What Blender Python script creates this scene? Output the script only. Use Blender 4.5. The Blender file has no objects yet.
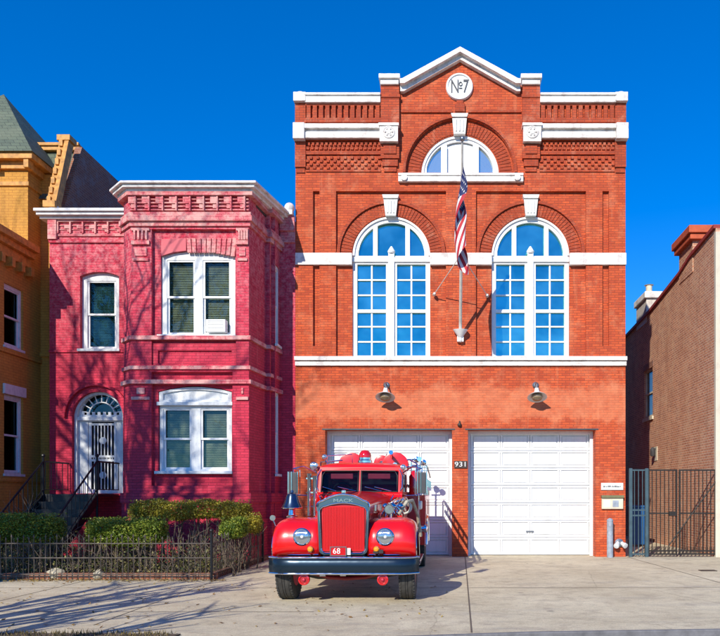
import bpy, bmesh, math, random
from mathutils import Vector, Matrix
R = math.radians
SC = bpy.context.scene
COL = SC.collection
# ------------------------------------------------------------------ camera
EYE, FOC, VPX, VPY = 1.72, 698.0, 450.0, 495.0
cam_data = bpy.data.cameras.new('camera'); cam = bpy.data.objects.new('camera', cam_data); COL.objects.link(cam)
cam.location = (0, 0, EYE); cam.rotation_euler = (R(90), 0, 0)
cam_data.sensor_fit = 'HORIZONTAL'; cam_data.sensor_width = 36; cam_data.lens = FOC/720*36
cam_data.shift_x = -(VPX-360)/720; cam_data.shift_y = (VPY-318)/720
cam_data.clip_end = 3000; cam_data.clip_start = 0.05
SC.camera = cam
# ------------------------------------------------------------------ sky, sun, exposure
LD = Vector((0.63, 1.62, -1.0)).normalized()
world = bpy.data.worlds.new('World'); SC.world = world; world.use_nodes = True
wn = world.node_tree; wn.nodes.clear()
sky = wn.nodes.new('ShaderNodeTexSky'); sky.sky_type = 'NISHITA'; sky.sun_disc = False
sky.sun_elevation = R(30); sky.sun_rotation = math.atan2(-LD.x, -LD.y)
sky.altitude = 600; sky.air_density = 1.0; sky.dust_density = 0.1; sky.ozone_density = 3.0
hs = wn.nodes.new('ShaderNodeHueSaturation'); hs.inputs['Saturation'].default_value = 1.45; hs.inputs['Value'].default_value = 1.0
gm = wn.nodes.new('ShaderNodeGamma'); gm.inputs['Gamma'].default_value = .85
tn = wn.nodes.new('ShaderNodeMix'); tn.data_type = 'RGBA'; tn.blend_type = 'MULTIPLY'; tn.clamp_result = False; tn.inputs[0].default_value = 1; tn.inputs[7].default_value = (.6, 1.10, 1.70, 1)
bg = wn.nodes.new('ShaderNodeBackground'); bg.inputs['Strength'].default_value = 0.12
wo = wn.nodes.new('ShaderNodeOutputWorld')
wn.links.new(sky.outputs[0], hs.inputs['Color']); wn.links.new(hs.outputs[0], gm.inputs[0]); wn.links.new(gm.outputs[0], tn.inputs[6]); wn.links.new(tn.outputs[2], bg.inputs[0]); wn.links.new(bg.outputs[0], wo.inputs[0])
sd = bpy.data.lights.new('sun', 'SUN'); sd.energy = 4.6; sd.angle = R(0.5); sd.color = (1.0, 0.93, 0.79)
sun = bpy.data.objects.new('sun', sd); COL.objects.link(sun); sun.rotation_euler = LD.to_track_quat('-Z', 'Y').to_euler(); sun.location = (-20, -40, 30)
SC.view_settings.view_transform = 'Standard'; SC.view_settings.look = 'None'
SC.view_settings.exposure = 0.28; SC.view_settings.gamma = 1.0; SC.view_settings.use_curve_mapping = False
# ------------------------------------------------------------------ helpers
def PX(x, d): return (x-VPX)/FOC*d
def PZ(y, d): return EYE+(VPY-y)/FOC*d
def tag(o, label=None, cat=None, group=None, kind=None):
    if label: o['label'] = label
    if cat: o['category'] = cat
    if group: o['group'] = group
    if kind: o['kind'] = kind
    return o
def thing(name, label, cat, loc=(0, 0, 0), group=None, kind=None):
    o = bpy.data.objects.new(name, None); COL.objects.link(o); o.location = loc; o.empty_display_size = 0.3
    return tag(o, label, cat, group, kind)
def copy_tree(o, parent=None):
    c = o.copy(); COL.objects.link(c)
    if parent: c.parent = parent
    for ch in list(o.children): copy_tree(ch, c)
    return c
def offset_path(pts, o):
    n = len(pts); out = []
    for i, p in enumerate(pts):
        p = Vector(p); ns = []
        for a, b in ((i-1, i), (i, i+1)):
            if a < 0 or b >= n: continue
            d = (Vector(pts[b])-Vector(pts[a])).normalized(); ns.append(Vector((d.y, -d.x)))
        if len(ns) == 1: out.append(p+ns[0]*o)
        else:
            m = (ns[0]+ns[1]).normalized(); out.append(p+m*(o/max(.3, m.dot(ns[0]))))
    return out
def arch(cx, cz, r, base, n=28, a0=0, a1=180):
    """closed outline, arch of radius r springing at cz down to base"""
    pts = [(cx+r*math.cos(R(a0+(a1-a0)*i/n)), cz+r*math.sin(R(a0+(a1-a0)*i/n))) for i in range(n+1)]
    if base is not None and abs(base-cz) > 1e-6: pts += [(cx-r, base), (cx+r, base)]
    return pts
def seg_arch(x0, x1, z0, z1, rise, n=12):
    """rectangle with a segmental top: z1 at the sides, z1+rise in the middle"""
    pts = [(x0, z0), (x1, z0)]
    for i in range(n+1):
        t = i/n; pts.append((x1+(x0-x1)*t, z1+rise*4*t*(1-t)))
    return pts
def rect(x0, x1, z0, z1): return [(x0, z0), (x1, z0), (x1, z1), (x0, z1)]
class MB:
    def __init__(s, off=(0, 0, 0)): s.v = []; s.f = []; s.m = []; s.o = Vector(off); s.cm = 0
    def add(s, vs, fs):
        b = len(s.v); s.v += [Vector(p)+s.o for p in vs]; s.f += [tuple(b+i for i in f) for f in fs]; s.m += [s.cm]*len(fs); return s
    def box(s, x0, x1, y0, y1, z0, z1):
        if x0 > x1: x0, x1 = x1, x0
        if y0 > y1: y0, y1 = y1, y0
        if z0 > z1: z0, z1 = z1, z0
        return s.add([(x, y, z) for z in (z0, z1) for y in (y0, y1) for x in (x0, x1)],
              [(0, 2, 3, 1), (4, 5, 7, 6), (0, 1, 5, 4), (2, 6, 7, 3), (0, 4, 6, 2), (1, 3, 7, 5)])
    def tube(s, pts, r, n=8, caps=True):
        pts = [Vector(p) for p in pts]; rs = r if isinstance(r, (list, tuple)) else [r]*len(pts)
        vs = []; fs = []; up = None
        for i, p in enumerate(pts):
            t = (pts[min(i+1, len(pts)-1)]-pts[max(i-1, 0)])
            if t.length < 1e-9: t = Vector((0, 0, 1))
            t.normalize()
            if up is None: up = Vector((0, 0, 1)) if abs(t.z) < .9 else Vector((1, 0, 0))
            a = up.cross(t)
            if a.length < 1e-4: a = Vector((1, 0, 0)).cross(t)
            a.normalize(); b = t.cross(a); up = b
            for k in range(n):
                an = 2*math.pi*k/n; vs.append(p+(a*math.cos(an)+b*math.sin(an))*rs[i])
        for i in range(len(pts)-1):
            for k in range(n):
                k2 = (k+1) % n; fs.append((i*n+k, i*n+k2, (i+1)*n+k2, (i+1)*n+k))
        if caps: fs.append(tuple(range(n))[::-1]); fs.append(tuple((len(pts)-1)*n+k for k in range(n)))
        return s.add(vs, fs)
    def lathe(s, prof, c, axis=(0, 0, 1), n=20, caps=True):
        """prof: list of (radius, distance along axis)"""
        ax = Vector(axis).normalized(); a = ax.orthogonal().normalized(); b = ax.cross(a); c = Vector(c)
        vs = []; fs = []
        for r, h in prof:
            for k in range(n):
                an = 2*math.pi*k/n; vs.append(c+ax*h+(a*math.cos(an)+b*math.sin(an))*max(r, 1e-4))
        for i in range(len(prof)-1):
            for k in range(n):
                k2 = (k+1) % n; fs.append((i*n+k, i*n+k2, (i+1)*n+k2, (i+1)*n+k))
        if caps: fs.append(tuple(range(n))[::-1]); fs.append(tuple((len(prof)-1)*n+k for k in range(n)))
        return s.add(vs, fs)
    def ball(s, c, r, n=14, m=8, sq=1):
        return s.lathe([(r*math.sin(math.pi*i/m), -r*sq*math.cos(math.pi*i/m)) for i in range(m+1)], c, n=n, caps=False)
    def prism(s, poly, z0, z1):
        n = len(poly); vs = [(p[0], p[1], z0) for p in poly]+[(p[0], p[1], z1) for p in poly]
        fs = [tuple(range(n))[::-1], tuple(range(n, 2*n))]+[(i, (i+1) % n, n+(i+1) % n, n+i) for i in range(n)]
        return s.add(vs, fs)
    def band(s, path, o, z0, z1, inner=0.05):
        """moulding along a plan path, proud by o, sunk by inner"""
        A = offset_path(path, o); B = offset_path(path, -inner)
        return s.prism([tuple(p) for p in A]+[tuple(p) for p in B[::-1]], z0, z1)
    def slab(s, outer, holes, y0, y1, plane='xz'):
        cu = bpy.data.curves.new('t', 'CURVE'); cu.dimensions = '2D'; cu.fill_mode = 'BOTH'; cu.extrude = abs(y1-y0)/2
        for poly in [outer]+list(holes):
            sp = cu.splines.new('POLY'); sp.points.add(len(poly)-1)
            for i, p in enumerate(poly): sp.points[i].co = (p[0], p[1], 0, 1)
            sp.use_cyclic_u = True
        ob = bpy.data.objects.new('t', cu); me = bpy.data.meshes.new_from_object(ob)
        yc = (y0+y1)/2
        if plane == 'xz': vs = [(v.co.x, yc-v.co.z, v.co.y) for v in me.vertices]
        else: vs = [(yc+v.co.z, v.co.x, v.co.y) for v in me.vertices]
        s.add(vs, [tuple(p.vertices) for p in me.polygons])
        bpy.data.objects.remove(ob); bpy.data.curves.remove(cu); bpy.data.meshes.remove(me)
        return s
    def text(s, body, c, size, depth=.004, sx=1.0, shear=0):
        """flat lettering facing -Y centred at c"""
        cu = bpy.data.curves.new('t', 'FONT'); cu.body = body; cu.size = size; cu.extrude = depth/2; cu.align_x = 'CENTER'; cu.align_y = 'CENTER'; cu.shear = shear; cu.resolution_u = 3
        ob = bpy.data.objects.new('t', cu); me = bpy.data.meshes.new_from_object(ob)
        s.add([(c[0]+v.co.x*sx, c[1]-v.co.z, c[2]+v.co.y) for v in me.vertices], [tuple(p.vertices) for p in me.polygons])
        bpy.data.objects.remove(ob); bpy.data.curves.remove(cu); bpy.data.meshes.remove(me)
        return s
    def grid(s, rows, closed=False):
        n = len(rows[0]); vs = [p for r in rows for p in r]; fs = []
        for i in range(len(rows)-1):
            for k in range(n if closed else n-1):
                k2 = (k+1) % n; fs.append((i*n+k, i*n+k2, (i+1)*n+k2, (i+1)*n+k))
        return s.add(vs, fs)
    def drop(s, o):   # heights were read at the wall plane; move them to the face standing o in front of it
        for v in s.v: v.z = EYE+(v.z-EYE)*(1-o/19.4)
        return s
    def build(s, name, mat, parent=None, bevel=0, smooth=False, angle=35, label=None, fix=False, solid=0):
        root = parent; org = Vector((0, 0, 0))
        while root is not None: org += root.location; root = root.parent
        me = bpy.data.meshes.new(name); me.from_pydata([tuple(p-org) for p in s.v], [], s.f)
        mats = mat if isinstance(mat, (list, tuple)) else [mat]
        for m in mats: me.materials.append(m)
        if len(mats) > 1: me.polygons.foreach_set('material_index', s.m)
        if fix:
            bm = bmesh.new(); bm.from_mesh(me); bmesh.ops.remove_doubles(bm, verts=bm.verts, dist=1e-4); bmesh.ops.recalc_face_normals(bm, faces=bm.faces); bm.to_mesh(me); bm.free()
        if smooth:
            me.polygons.foreach_set('use_smooth', [True]*len(me.polygons)); me.set_sharp_from_angle(angle=R(angle))
        me.update()
        o = bpy.data.objects.new(name, me); COL.objects.link(o)
        if parent: o.parent = parent
        if solid: md = o.modifiers.new('solid', 'SOLIDIFY'); md.thickness = solid
        if bevel: md = o.modifiers.new('bevel', 'BEVEL'); md.width = bevel; md.segments = 2; md.limit_method = 'ANGLE'; md.angle_limit = R(40)
        if label: o['label'] = label
        return o
# ------------------------------------------------------------------ materials
MATS = {}
class NT:
    def __init__(s, name):
        m = bpy.data.materials.new(name); m.use_nodes = True; s.m = m; s.t = m.node_tree; s.b = s.t.nodes['Principled BSDF']; MATS[name] = m
    def n(s, typ, **kw):
        nd = s.t.nodes.new(typ)
        for k, v in kw.items():
            if k.startswith('_'): setattr(nd, k[1:], v)
            else: nd.inputs[k.replace('__', ' ')].default_value = v
        return nd
    def l(s, a, b): s.t.links.new(a, b)
    def noise(s, scale, detail=4, vec=None, rough=.55):
        nd = s.n('ShaderNodeTexNoise', Scale=scale, Detail=detail, Roughness=rough)
        if vec is not None: s.l(vec, nd.inputs['Vector'])
        return nd.outputs['Fac']
    def ramp(s, fac, stops):
        r = s.n('ShaderNodeValToRGB'); el = r.color_ramp.elements
        while len(el) < len(stops): el.new(.5)
        for e, (p, c) in zip(el, stops): e.position = p; e.color = (*c, 1) if len(c) == 3 else c
        s.l(fac, r.inputs[0]); return r.outputs[0]
    def mix(s, fac, a, b, mode='MIX'):
        m = s.n('ShaderNodeMix', _data_type='RGBA', _blend_type=mode)
        for sock, v in ((m.inputs[0], fac), (m.inputs[6], a), (m.inputs[7], b)):
            if isinstance(v, bpy.types.NodeSocket): s.l(v, sock)
            elif isinstance(v, (int, float)): sock.default_value = v
            else: sock.default_value = (*v, 1)
        return m.outputs[2]
    def bump(s, h, strength=.3, dist=.02):
        b = s.n('ShaderNodeBump', Strength=strength, Distance=dist); s.l(h, b.inputs['Height']); s.l(b.outputs[0], s.b.inputs['Normal']); return b
    def obj(s): return s.n('ShaderNodeTexCoord').outputs['Object']
def plain(name, col, rough=.6, metal=0, var=.15, vscale=6, bump=0, coat=0, spec=None, ior=None):
    t = NT(name); v = t.obj(); f = t.noise(vscale, 5, v)
    c = t.mix(t.ramp(f, [(.3, (0, 0, 0)), (.7, (1, 1, 1))]), tuple(x*(1-var) for x in col), tuple(min(1, x*(1+var)) for x in col))
    t.l(c, t.b.inputs['Base Color']); t.b.inputs['Roughness'].default_value = rough; t.b.inputs['Metallic'].default_value = metal
    if coat: t.b.inputs['Coat Weight'].default_value = coat; t.b.inputs['Coat Roughness'].default_value = .05
    if spec is not None: t.b.inputs['Specular IOR Level'].default_value = spec
    if bump: t.bump(t.noise(vscale*6, 4, v), bump, .01)
    return t.m
def brick(name, c1, c2, mortar, wear=None, wear_amt=.5, bw=.21, bh=.075, ms=.010, rough=.85, bumpst=.5, wear_lo=.5, wear_hi=.62, wscale=.9, zfade=None, streak=0, pale_band=None):
    t = NT(name); ob = t.obj(); sp = t.n('ShaderNodeSeparateXYZ'); t.l(ob, sp.inputs[0])
    ad = t.n('ShaderNodeMath', _operation='ADD'); t.l(sp.outputs[0], ad.inputs[0]); t.l(sp.outputs[1], ad.inputs[1])
    cb = t.n('ShaderNodeCombineXYZ'); t.l(ad.outputs[0], cb.inputs[0]); t.l(sp.outputs[2], cb.inputs[1])
    br = t.n('ShaderNodeTexBrick', Scale=1.0, Mortar__Size=ms, Mortar__Smooth=.3, Bias=-.1, Brick__Width=bw, Row__Height=bh)
    t.l(cb.outputs[0], br.inputs['Vector'])
    br.inputs['Color1'].default_value = (*c1, 1); br.inputs['Color2'].default_value = (*c2, 1); br.inputs['Mortar'].default_value = (*mortar, 1)
    c = br.outputs['Color']
    f1 = t.noise(1.3, 6, ob, .65); c = t.mix(t.ramp(f1, [(.35, (.0,)*3), (.68, (.45,)*3)]), c, tuple(x*.55 for x in c1))
    f2 = t.noise(9, 5, ob, .7); c = t.mix(t.ramp(f2, [(.4, (0,)*3), (.75, (.55,)*3)]), c, tuple(min(1, x*1.25+.01) for x in c2))
    if wear:
        f3 = t.noise(wscale, 8, ob, .72); w = t.ramp(f3, [(wear_lo, (0,)*3), (wear_hi, (wear_amt,)*3)])
        if zfade:
            mr = t.n('ShaderNodeMapRange'); t.l(sp.outputs[2], mr.inputs[0]); mr.inputs[1].default_value = zfade[0]; mr.inputs[2].default_value = zfade[1]
            w = t.mix(1.0, w, mr.outputs[0], 'MULTIPLY')
            # map range keeps the patchy band where weathering is on the building
        c = t.mix(w, c, wear)
    if streak:   # water runs: noise stretched down the wall
        mp = t.n('ShaderNodeMapping'); mp.inputs['Scale'].default_value = (5, 5, .35); t.l(ob, mp.inputs['Vector']); sf = t.noise(1.0, 6, mp.outputs[0], .7)
        c = t.mix(t.ramp(sf, [(.52, (0,)*3), (.72, (streak,)*3)]), c, tuple(x*.4 for x in c1)); c = t.mix(t.ramp(sf, [(.28, (streak*.8,)*3), (.42, (0,)*3)]), c, wear or c2)
    if pale_band:
        z0, z1, pc, amt = pale_band; nn = t.noise(.9, 7, ob, .7); a1 = t.n('ShaderNodeMath', _operation='MULTIPLY_ADD'); t.l(nn, a1.inputs[0]); a1.inputs[1].default_value = 1.6; t.l(sp.outputs[2], a1.inputs[2])
        mr = t.n('ShaderNodeMapRange'); t.l(a1.outputs[0], mr.inputs[0]); mr.inputs[1].default_value = z0+.8; mr.inputs[2].default_value = z0+.95
        m3 = t.n('ShaderNodeMapRange'); t.l(a1.outputs[0], m3.inputs[0]); m3.inputs[1].default_value = z1+1.0; m3.inputs[2].default_value = z1+.8
        w = t.mix(1.0, mr.outputs[0], m3.outputs[0], 'MULTIPLY'); w = t.mix(1.0, w, t.ramp(t.noise(3.5, 6, ob, .7), [(.3, (amt*.35,)*3), (.65, (amt,)*3)]), 'MULTIPLY'); c = t.mix(w, c, pc)
    t.l(c, t.b.inputs['Base Color']); t.b.inputs['Roughness'].default_value = rough
    mx = t.n('ShaderNodeMath', _operation='MULTIPLY'); t.l(br.outputs['Fac'], mx.inputs[0]); mx.inputs[1].default_value = -1
    a2 = t.n('ShaderNodeMath', _operation='ADD'); t.l(mx.outputs[0], a2.inputs[0]); t.l(t.noise(30, 4, ob), a2.inputs[1])
    t.bump(a2.outputs[0], bumpst, .012)
    return t.m
brick('fire_brick', (.64, .100, .022), (.36, .042, .012), (.24, .045, .02), wear=(.70, .28, .14), wear_amt=.38, wscale=1.6, wear_lo=.5, wear_hi=.68, ms=.009, bh=.068, streak=.4, pale_band=(3.75, 4.6, (.72, .25, .12), .55))
brick('fire_brick_top', (.50, .072, .018), (.32, .038, .010), (.20, .045, .025), ms=.009, bh=.068, streak=.4, wear=(.60, .25, .15), wear_amt=.5, wscale=1.6, wear_lo=.54, wear_hi=.66)
brick('pink_brick', (.66, .034, .080), (.48, .016, .048), (.34, .016, .045), wear=(.76, .27, .29), wear_amt=.8, wscale=8, wear_lo=.42, wear_hi=.62, zfade=(5.0, 8.8), bumpst=.7, ms=.009, bh=.07, streak=.25)
brick('pink_trim', (.68, .15, .17), (.58, .08, .12), (.34, .03, .05), wear=(.70, .40, .36), wear_amt=.8, wscale=3, bumpst=.45, wear_lo=.42, wear_hi=.58)
brick('tan_brick', (.66, .28, .15), (.36, .13, .08), (.74, .56, .40), wear=(.70, .46, .30), wear_amt=.4, wscale=1.5, ms=.013, streak=.5)
brick('dark_brick', (.36, .13, .06), (.22, .08, .05), (.36, .24, .18), wear=(.3, .24, .22), wear_amt=.5, wscale=2.5, ms=.012)
brick('ochre_paint', (.62, .30, .045), (.56, .26, .040), (.40, .16, .025), bumpst=.3, wear=(.42, .20, .05), wear_amt=.35, streak=.25)
brick('slate', (.13, .16, .105), (.085, .11, .08), (.04, .045, .04), bw=.25, bh=.14, ms=.008, bumpst=.7, wear=(.16, .18, .12), wear_amt=.6)
def stained(name, col, stain, amt=.6, scale=3.0, lo=.5, hi=.7, rough=.6, bump=.15):
    t = NT(name); v = t.obj(); f = t.noise(scale, 8, v, .7)
    c = t.mix(t.ramp(f, [(lo, (0,)*3), (hi, (amt,)*3)]), col, stain)
    mp = t.n('ShaderNodeMapping'); mp.inputs['Scale'].default_value = (9, 9, .8); t.l(v, mp.inputs['Vector']); c = t.mix(t.ramp(t.noise(1.0, 6, mp.outputs[0], .7), [(.5, (0,)*3), (.72, (amt*.7,)*3)]), c, stain)
    t.l(c, t.b.inputs['Base Color']); t.b.inputs['Roughness'].default_value = rough; t.bump(t.noise(25, 5, v), bump, .01)
    return t.m
stained('white_stone', (.80, .77, .73), (.42, .36, .33), .75, 4, lo=.47, hi=.66)
stained('white_paint', (.80, .80, .79), (.55, .56, .58), .5, 5, rough=.45)
stained('garage_white', (.79, .79, .79), (.55, .54, .50), .5, 1.4, .55, .75, rough=.4, bump=.05)
stained('old_white_wood', (.72, .74, .74), (.38, .40, .42), .6, 7, rough=.6)
stained('keystone_white', (.74, .74, .70), (.42, .42, .40), .6, 6)
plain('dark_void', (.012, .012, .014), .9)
plain('dark_frame', (.05, .05, .055), .5)
plain('black_iron', (.014, .014, .016), .42, .3)
plain('fence_iron', (.085, .07, .06), .6, .2, .4, 12)
plain('gate_iron', (.022, .017, .014), .6, .3, .4, 12)
plain('teal_iron', (.05, .09, .11), .5, .2, .2)
plain('letter_dark', (.05, .055, .07), .6)
plain('cream', (.62, .55, .42), .7)
plain('alley_glass', (.10, .13, .13), .15, .3)
plain('plate_brown', (.035, .02, .015), .5)
plain('letter_white', (.75, .75, .72), .6)
plain('olive_metal', (.18, .17, .08), .5, .2)
plain('bollard_grey', (.30, .34, .40), .5, .1, .25, 10)
plain('bin_blue', (.01, .09, .28), .4)
plain('rust_red', (.30, .045, .025), .6)
plain('coping_red', (.28, .03, .02), .7)
plain('cap_orange', (.50, .09, .03), .7)
plain('golden_trim', (.55, .25, .045), .6, 0, .35, 8)
plain('lamp_enamel', (.66, .68, .68), .25, 0, .1)
plain('lamp_globe', (.30, .22, .13), .2)
plain('grey_metal', (.25, .26, .28), .35, .8)
plain('soil', (.10, .07, .045), .95, 0, .5, 5, .8)
plain('bark', (.10, .075, .055), .9, 0, .4, 10, .6)
plain('twig', (.15, .115, .08), .9, 0, .5, 8)
plain('pole_white', (.62, .60, .55), .4)
plain('flag_red', (.42, .015, .03), .7); plain('flag_white', (.72, .70, .68), .7); plain('flag_blue', (.012, .02, .10), .7)
plain('truck_red', (.66, .004, .005), .28, 0, .05, 2, coat=.55)
plain('truck_red_dark', (.36, .006, .012), .35, 0, .15, 5, coat=.4)
plain('truck_black', (.016, .015, .017), .5)
plain('frame_red', (.20, .005, .01), .4)
plain('rubber', (.045, .043, .04), .85, 0, .35, 14, .3)
plain('amber', (.75, .30, .01), .2, 0, .05, 3, coat=1)
plain('lens_red', (.55, .005, .01), .12, 0, .05, 3, coat=1)
plain('hose_tan', (.42, .37, .27), .7, 0, .3, 20, .3)
plain('seat_pink', (.45, .02, .05), .5)
plain('rope_white', (.6, .58, .5), .8)
t = NT('chrome'); t.b.inputs['Base Color'].default_value = (.72, .74, .76, 1); t.b.inputs['Metallic'].default_value = 1
t.l(t.ramp(t.noise(8, 4, t.obj()), [(.3, (.05,)*3), (.8, (.16,)*3)]), t.b.inputs['Roughness'])
t = NT('bumper_steel'); t.b.inputs['Base Color'].default_value = (.018, .036, .058, 1); t.b.inputs['Metallic'].default_value = .6; t.b.inputs['Roughness'].default_value = .24
t.bump(t.noise(2.5, 2, t.obj()), .15, .03)
plain('bell_metal', (.10, .14, .20), .22, .95, .2)
t = NT('headlamp_glass'); t.b.inputs['Base Color'].default_value = (.55, .62, .66, 1); t.b.inputs['Metallic'].default_value = .85; t.b.inputs['Roughness'].default_value = .12
w = t.n('ShaderNodeTexWave', Scale=18.0); t.l(t.obj(), w.inputs['Vector']); t.bump(w.outputs['Fac'], .4, .01)
t = NT('fire_glass'); t.l(t.ramp(t.noise(.9, 3, t.obj()), [(.35, (.04, .38, .42)), (.65, (.20, .62, .58))]), t.b.inputs['Base Color']); t.b.inputs['Metallic'].default_value = .92; t.b.inputs['Roughness'].default_value = .03  # cyan tint and its noise put varied sky reflections into the glass colour
t.bump(t.noise(1.7, 2, t.obj()), .2, .05)
t = NT('shell_steel'); t.b.inputs['Base Color'].default_value = (.20, .26, .30, 1); t.b.inputs['Metallic'].default_value = .95; t.b.inputs['Roughness'].default_value = .18
t = NT('pale_glass'); t.b.inputs['Base Color'].default_value = (.62, .70, .66, 1); t.b.inputs['Metallic'].default_value = .8; t.b.inputs['Roughness'].default_value = .06
t.bump(t.noise(2.5, 2, t.obj()), .12, .05)
def clear_glass(name, tint, refl_tint=(1, 1, 1), rough=.02, ior=1.6, boost=.0):
    t = NT(name); t.t.nodes.remove(t.b); out = t.t.nodes['Material Output']
    tr = t.n('ShaderNodeBsdfTransparent'); tr.inputs[0].default_value = (*tint, 1)
    gl = t.n('ShaderNodeBsdfGlossy'); gl.inputs['Color'].default_value = (*refl_tint, 1); gl.inputs['Roughness'].default_value = rough
    bp = t.n('ShaderNodeBump', Strength=.12, Distance=.05); t.l(t.noise(2, 2, t.obj()), bp.inputs['Height']); t.l(bp.outputs[0], gl.inputs['Normal'])
    fr = t.n('ShaderNodeFresnel', IOR=ior); a = t.n('ShaderNodeMath', _operation='ADD'); t.l(fr.outputs[0], a.inputs[0]); a.inputs[1].default_value = boost
    mx = t.n('ShaderNodeMixShader'); t.l(a.outputs[0], mx.inputs[0]); t.l(tr.outputs[0], mx.inputs[1]); t.l(gl.outputs[0], mx.inputs[2]); t.l(mx.outputs[0], out.inputs[0])
clear_glass('house_glass', (.68, .72, .68), (.6, .85, .9), ior=1.5, boost=.0)
clear_glass('windshield_glass', (.5, .55, .6), (.5, .7, .85), ior=1.35)
plain('blind', (.66, .66, .58), .7)
plain('teal_reflection', (.10, .27, .33), .7, 0, .3, 5)  # teal glass reflection put into the colour of the slats
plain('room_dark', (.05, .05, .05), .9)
# ground materials
t = NT('concrete'); v = t.obj()
c = t.mix(t.ramp(t.noise(.5, 8, v, .7), [(.35, (0,)*3), (.65, (1,)*3)]), (.54, .455, .30), (.74, .65, .455))
c = t.mix(t.ramp(t.noise(2.3, 9, v, .75), [(.5, (0,)*3), (.64, (.6,)*3)]), c, (.36, .29, .20))
c = t.mix(t.ramp(t.noise(45, 3, v, .8), [(.45, (0,)*3), (.62, (.4,)*3)]), c, (.22, .185, .15))
mp = t.n('ShaderNodeMapping'); mp.inputs['Scale'].default_value = (.5, 2.2, 1); t.l(v, mp.inputs['Vector']); c = t.mix(t.ramp(t.noise(1.1, 7, mp.outputs[0], .75), [(.52, (0,)*3), (.7, (.55,)*3)]), c, (.30, .27, .24))
vs2 = t.n('ShaderNodeTexVoronoi', Scale=.9); t.l(v, vs2.inputs['Vector']); c = t.mix(t.ramp(vs2.outputs['Distance'], [(.03, (.6,)*3), (.07, (0,)*3)]), c, (.14, .12, .11))
c = t.mix(t.ramp(t.noise(6.5, 8, v, .8), [(.5, (0,)*3), (.66, (.45,)*3)]), c, (.30, .25, .19))
vo = t.n('ShaderNodeTexVoronoi', _feature='DISTANCE_TO_EDGE', Scale=.33)
nz = t.n('ShaderNodeTexNoise', Scale=2.5, Detail=6.0); t.l(v, nz.inputs['Vector']); vm = t.mix(.14, v, nz.outputs['Color']); t.l(vm, vo.inputs['Vector'])
c = t.mix(t.ramp(vo.outputs['Distance'], [(0, (.45,)*3), (.004, (0,)*3)]), c, (.22, .17, .12))
t.l(c, t.b.inputs['Base Color']); t.b.inputs['Roughness'].default_value = .9; t.bump(t.noise(60, 4, v), .35, .01)
plain('joint', (.13, .10, .075), .95)
plain('asphalt', (.05, .05, .055), .9, 0, .3, 30, .5)
plain('kerb_stone', (.16, .155, .16), .85, 0, .3, 6, .4)
plain('far_ground', (.12, .12, .08), .95, 0, .3, .3)
def leafmat(name, a, b, c):
    t = NT(name); oi = t.n('ShaderNodeNewGeometry'); f = oi.outputs['Random Per Island']
    n1 = t.noise(3.0, 3, t.obj()); m = t.n('ShaderNodeMath', _operation='ADD'); t.l(f, m.inputs[0]); t.l(n1, m.inputs[1])
    m2 = t.n('ShaderNodeMath', _operation='MULTIPLY'); t.l(m.outputs[0], m2.inputs[0]); m2.inputs[1].default_value = .5
    cr = t.ramp(m2.outputs[0], [(.25, a), (.5, b), (.78, c)]); t.l(cr, t.b.inputs['Base Color']); t.b.inputs['Roughness'].default_value = .5
    tl = t.n('ShaderNodeBsdfTranslucent'); t.l(cr, tl.inputs[0]); ms = t.n('ShaderNodeMixShader'); ms.inputs[0].default_value = .35
    t.l(t.b.outputs[0], ms.inputs[1]); t.l(tl.outputs[0], ms.inputs[2]); t.l(ms.outputs[0], t.t.nodes['Material Output'].inputs[0])
    return t.m
leafmat('leaf_green', (.05, .11, .014), (.17, .25, .028), (.46, .48, .06))
leafmat('leaf_yellow', (.12, .13, .016), (.34, .31, .035), (.62, .50, .06))
leafmat('leaf_dead', (.16, .08, .03), (.36, .22, .08), (.55, .42, .12))
leafmat('grass_mix', (.05, .05, .02), (.12, .09, .04), (.34, .26, .08))
M = MATS
random.seed(7)
# ------------------------------------------------------------------ setting: ground, street, pavement
FY = 19.4
def struct(name, mb, mat, **k): o = mb.build(name, mat, None, **k); o['kind'] = 'structure'; return o
struct('ground', MB().add([(-800, -400, -.16), (800, -400, -.16), (800, 1200, -.16), (-800, 1200, -.16)], [(0, 1, 2, 3)]), M['far_ground'])
struct('street', MB().add([(-200, -8, -.14), (200, -8, -.14), (200, 9.6, -.14), (-200, 9.6, -.14)], [(0, 1, 2, 3)]), M['asphalt'])
kerbline = [(-60, 7.5), (-2.6, 7.7), (-.6, 8.45), (1.0, 8.72), (3.6, 8.92), (14, 9.05), (60, 9.05)]
kin = offset_path(kerbline, -.07)
mb = MB(); mb.prism([tuple(p) for p in kin]+[(60, 60), (-60, 60)], -.15, 0); struct('pavement', mb, M['concrete'])
mb = MB(); mb.prism([tuple(p) for p in kerbline]+[tuple(p) for p in kin[::-1]], -.15, .003); struct('kerb', mb, M['kerb_stone'], bevel=.015)
mb = MB()
def jl(x0, y0, x1, y1, w=.012):
    d = Vector((x1-x0, y1-y0)).normalized(); n = Vector((-d.y, d.x))*w
    mb.add([(x0-n.x, y0-n.y, .004), (x1-n.x, y1-n.y, .004), (x1+n.x, y1+n.y, .004), (x0+n.x, y0+n.y, .004)], [(0, 1, 2, 3)])
jl(.42, 19.3, .27, 8.7, .011); jl(-60, 12.9, .35, 12.9, .008); jl(.35, 12.92, 14, 12.98, .012)
jl(4.9, 19.3, 5.6, 8.9, .010); jl(-60, 10.2, -2, 10.25, .008)
for xx in (-12.5, -9.9, -7.3, -4.7): jl(xx, 14, xx, 9.2, .008)
struct('pavement_joint', mb, M['joint'])
mb = MB(); mb.add([(-30, 14.15, .012), (-4.86, 14.15, .012), (-4.86, 19.3, .012), (-30, 19.3, .012)], [(0, 1, 2, 3)]); struct('planting_bed', mb, M['soil'])
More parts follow.
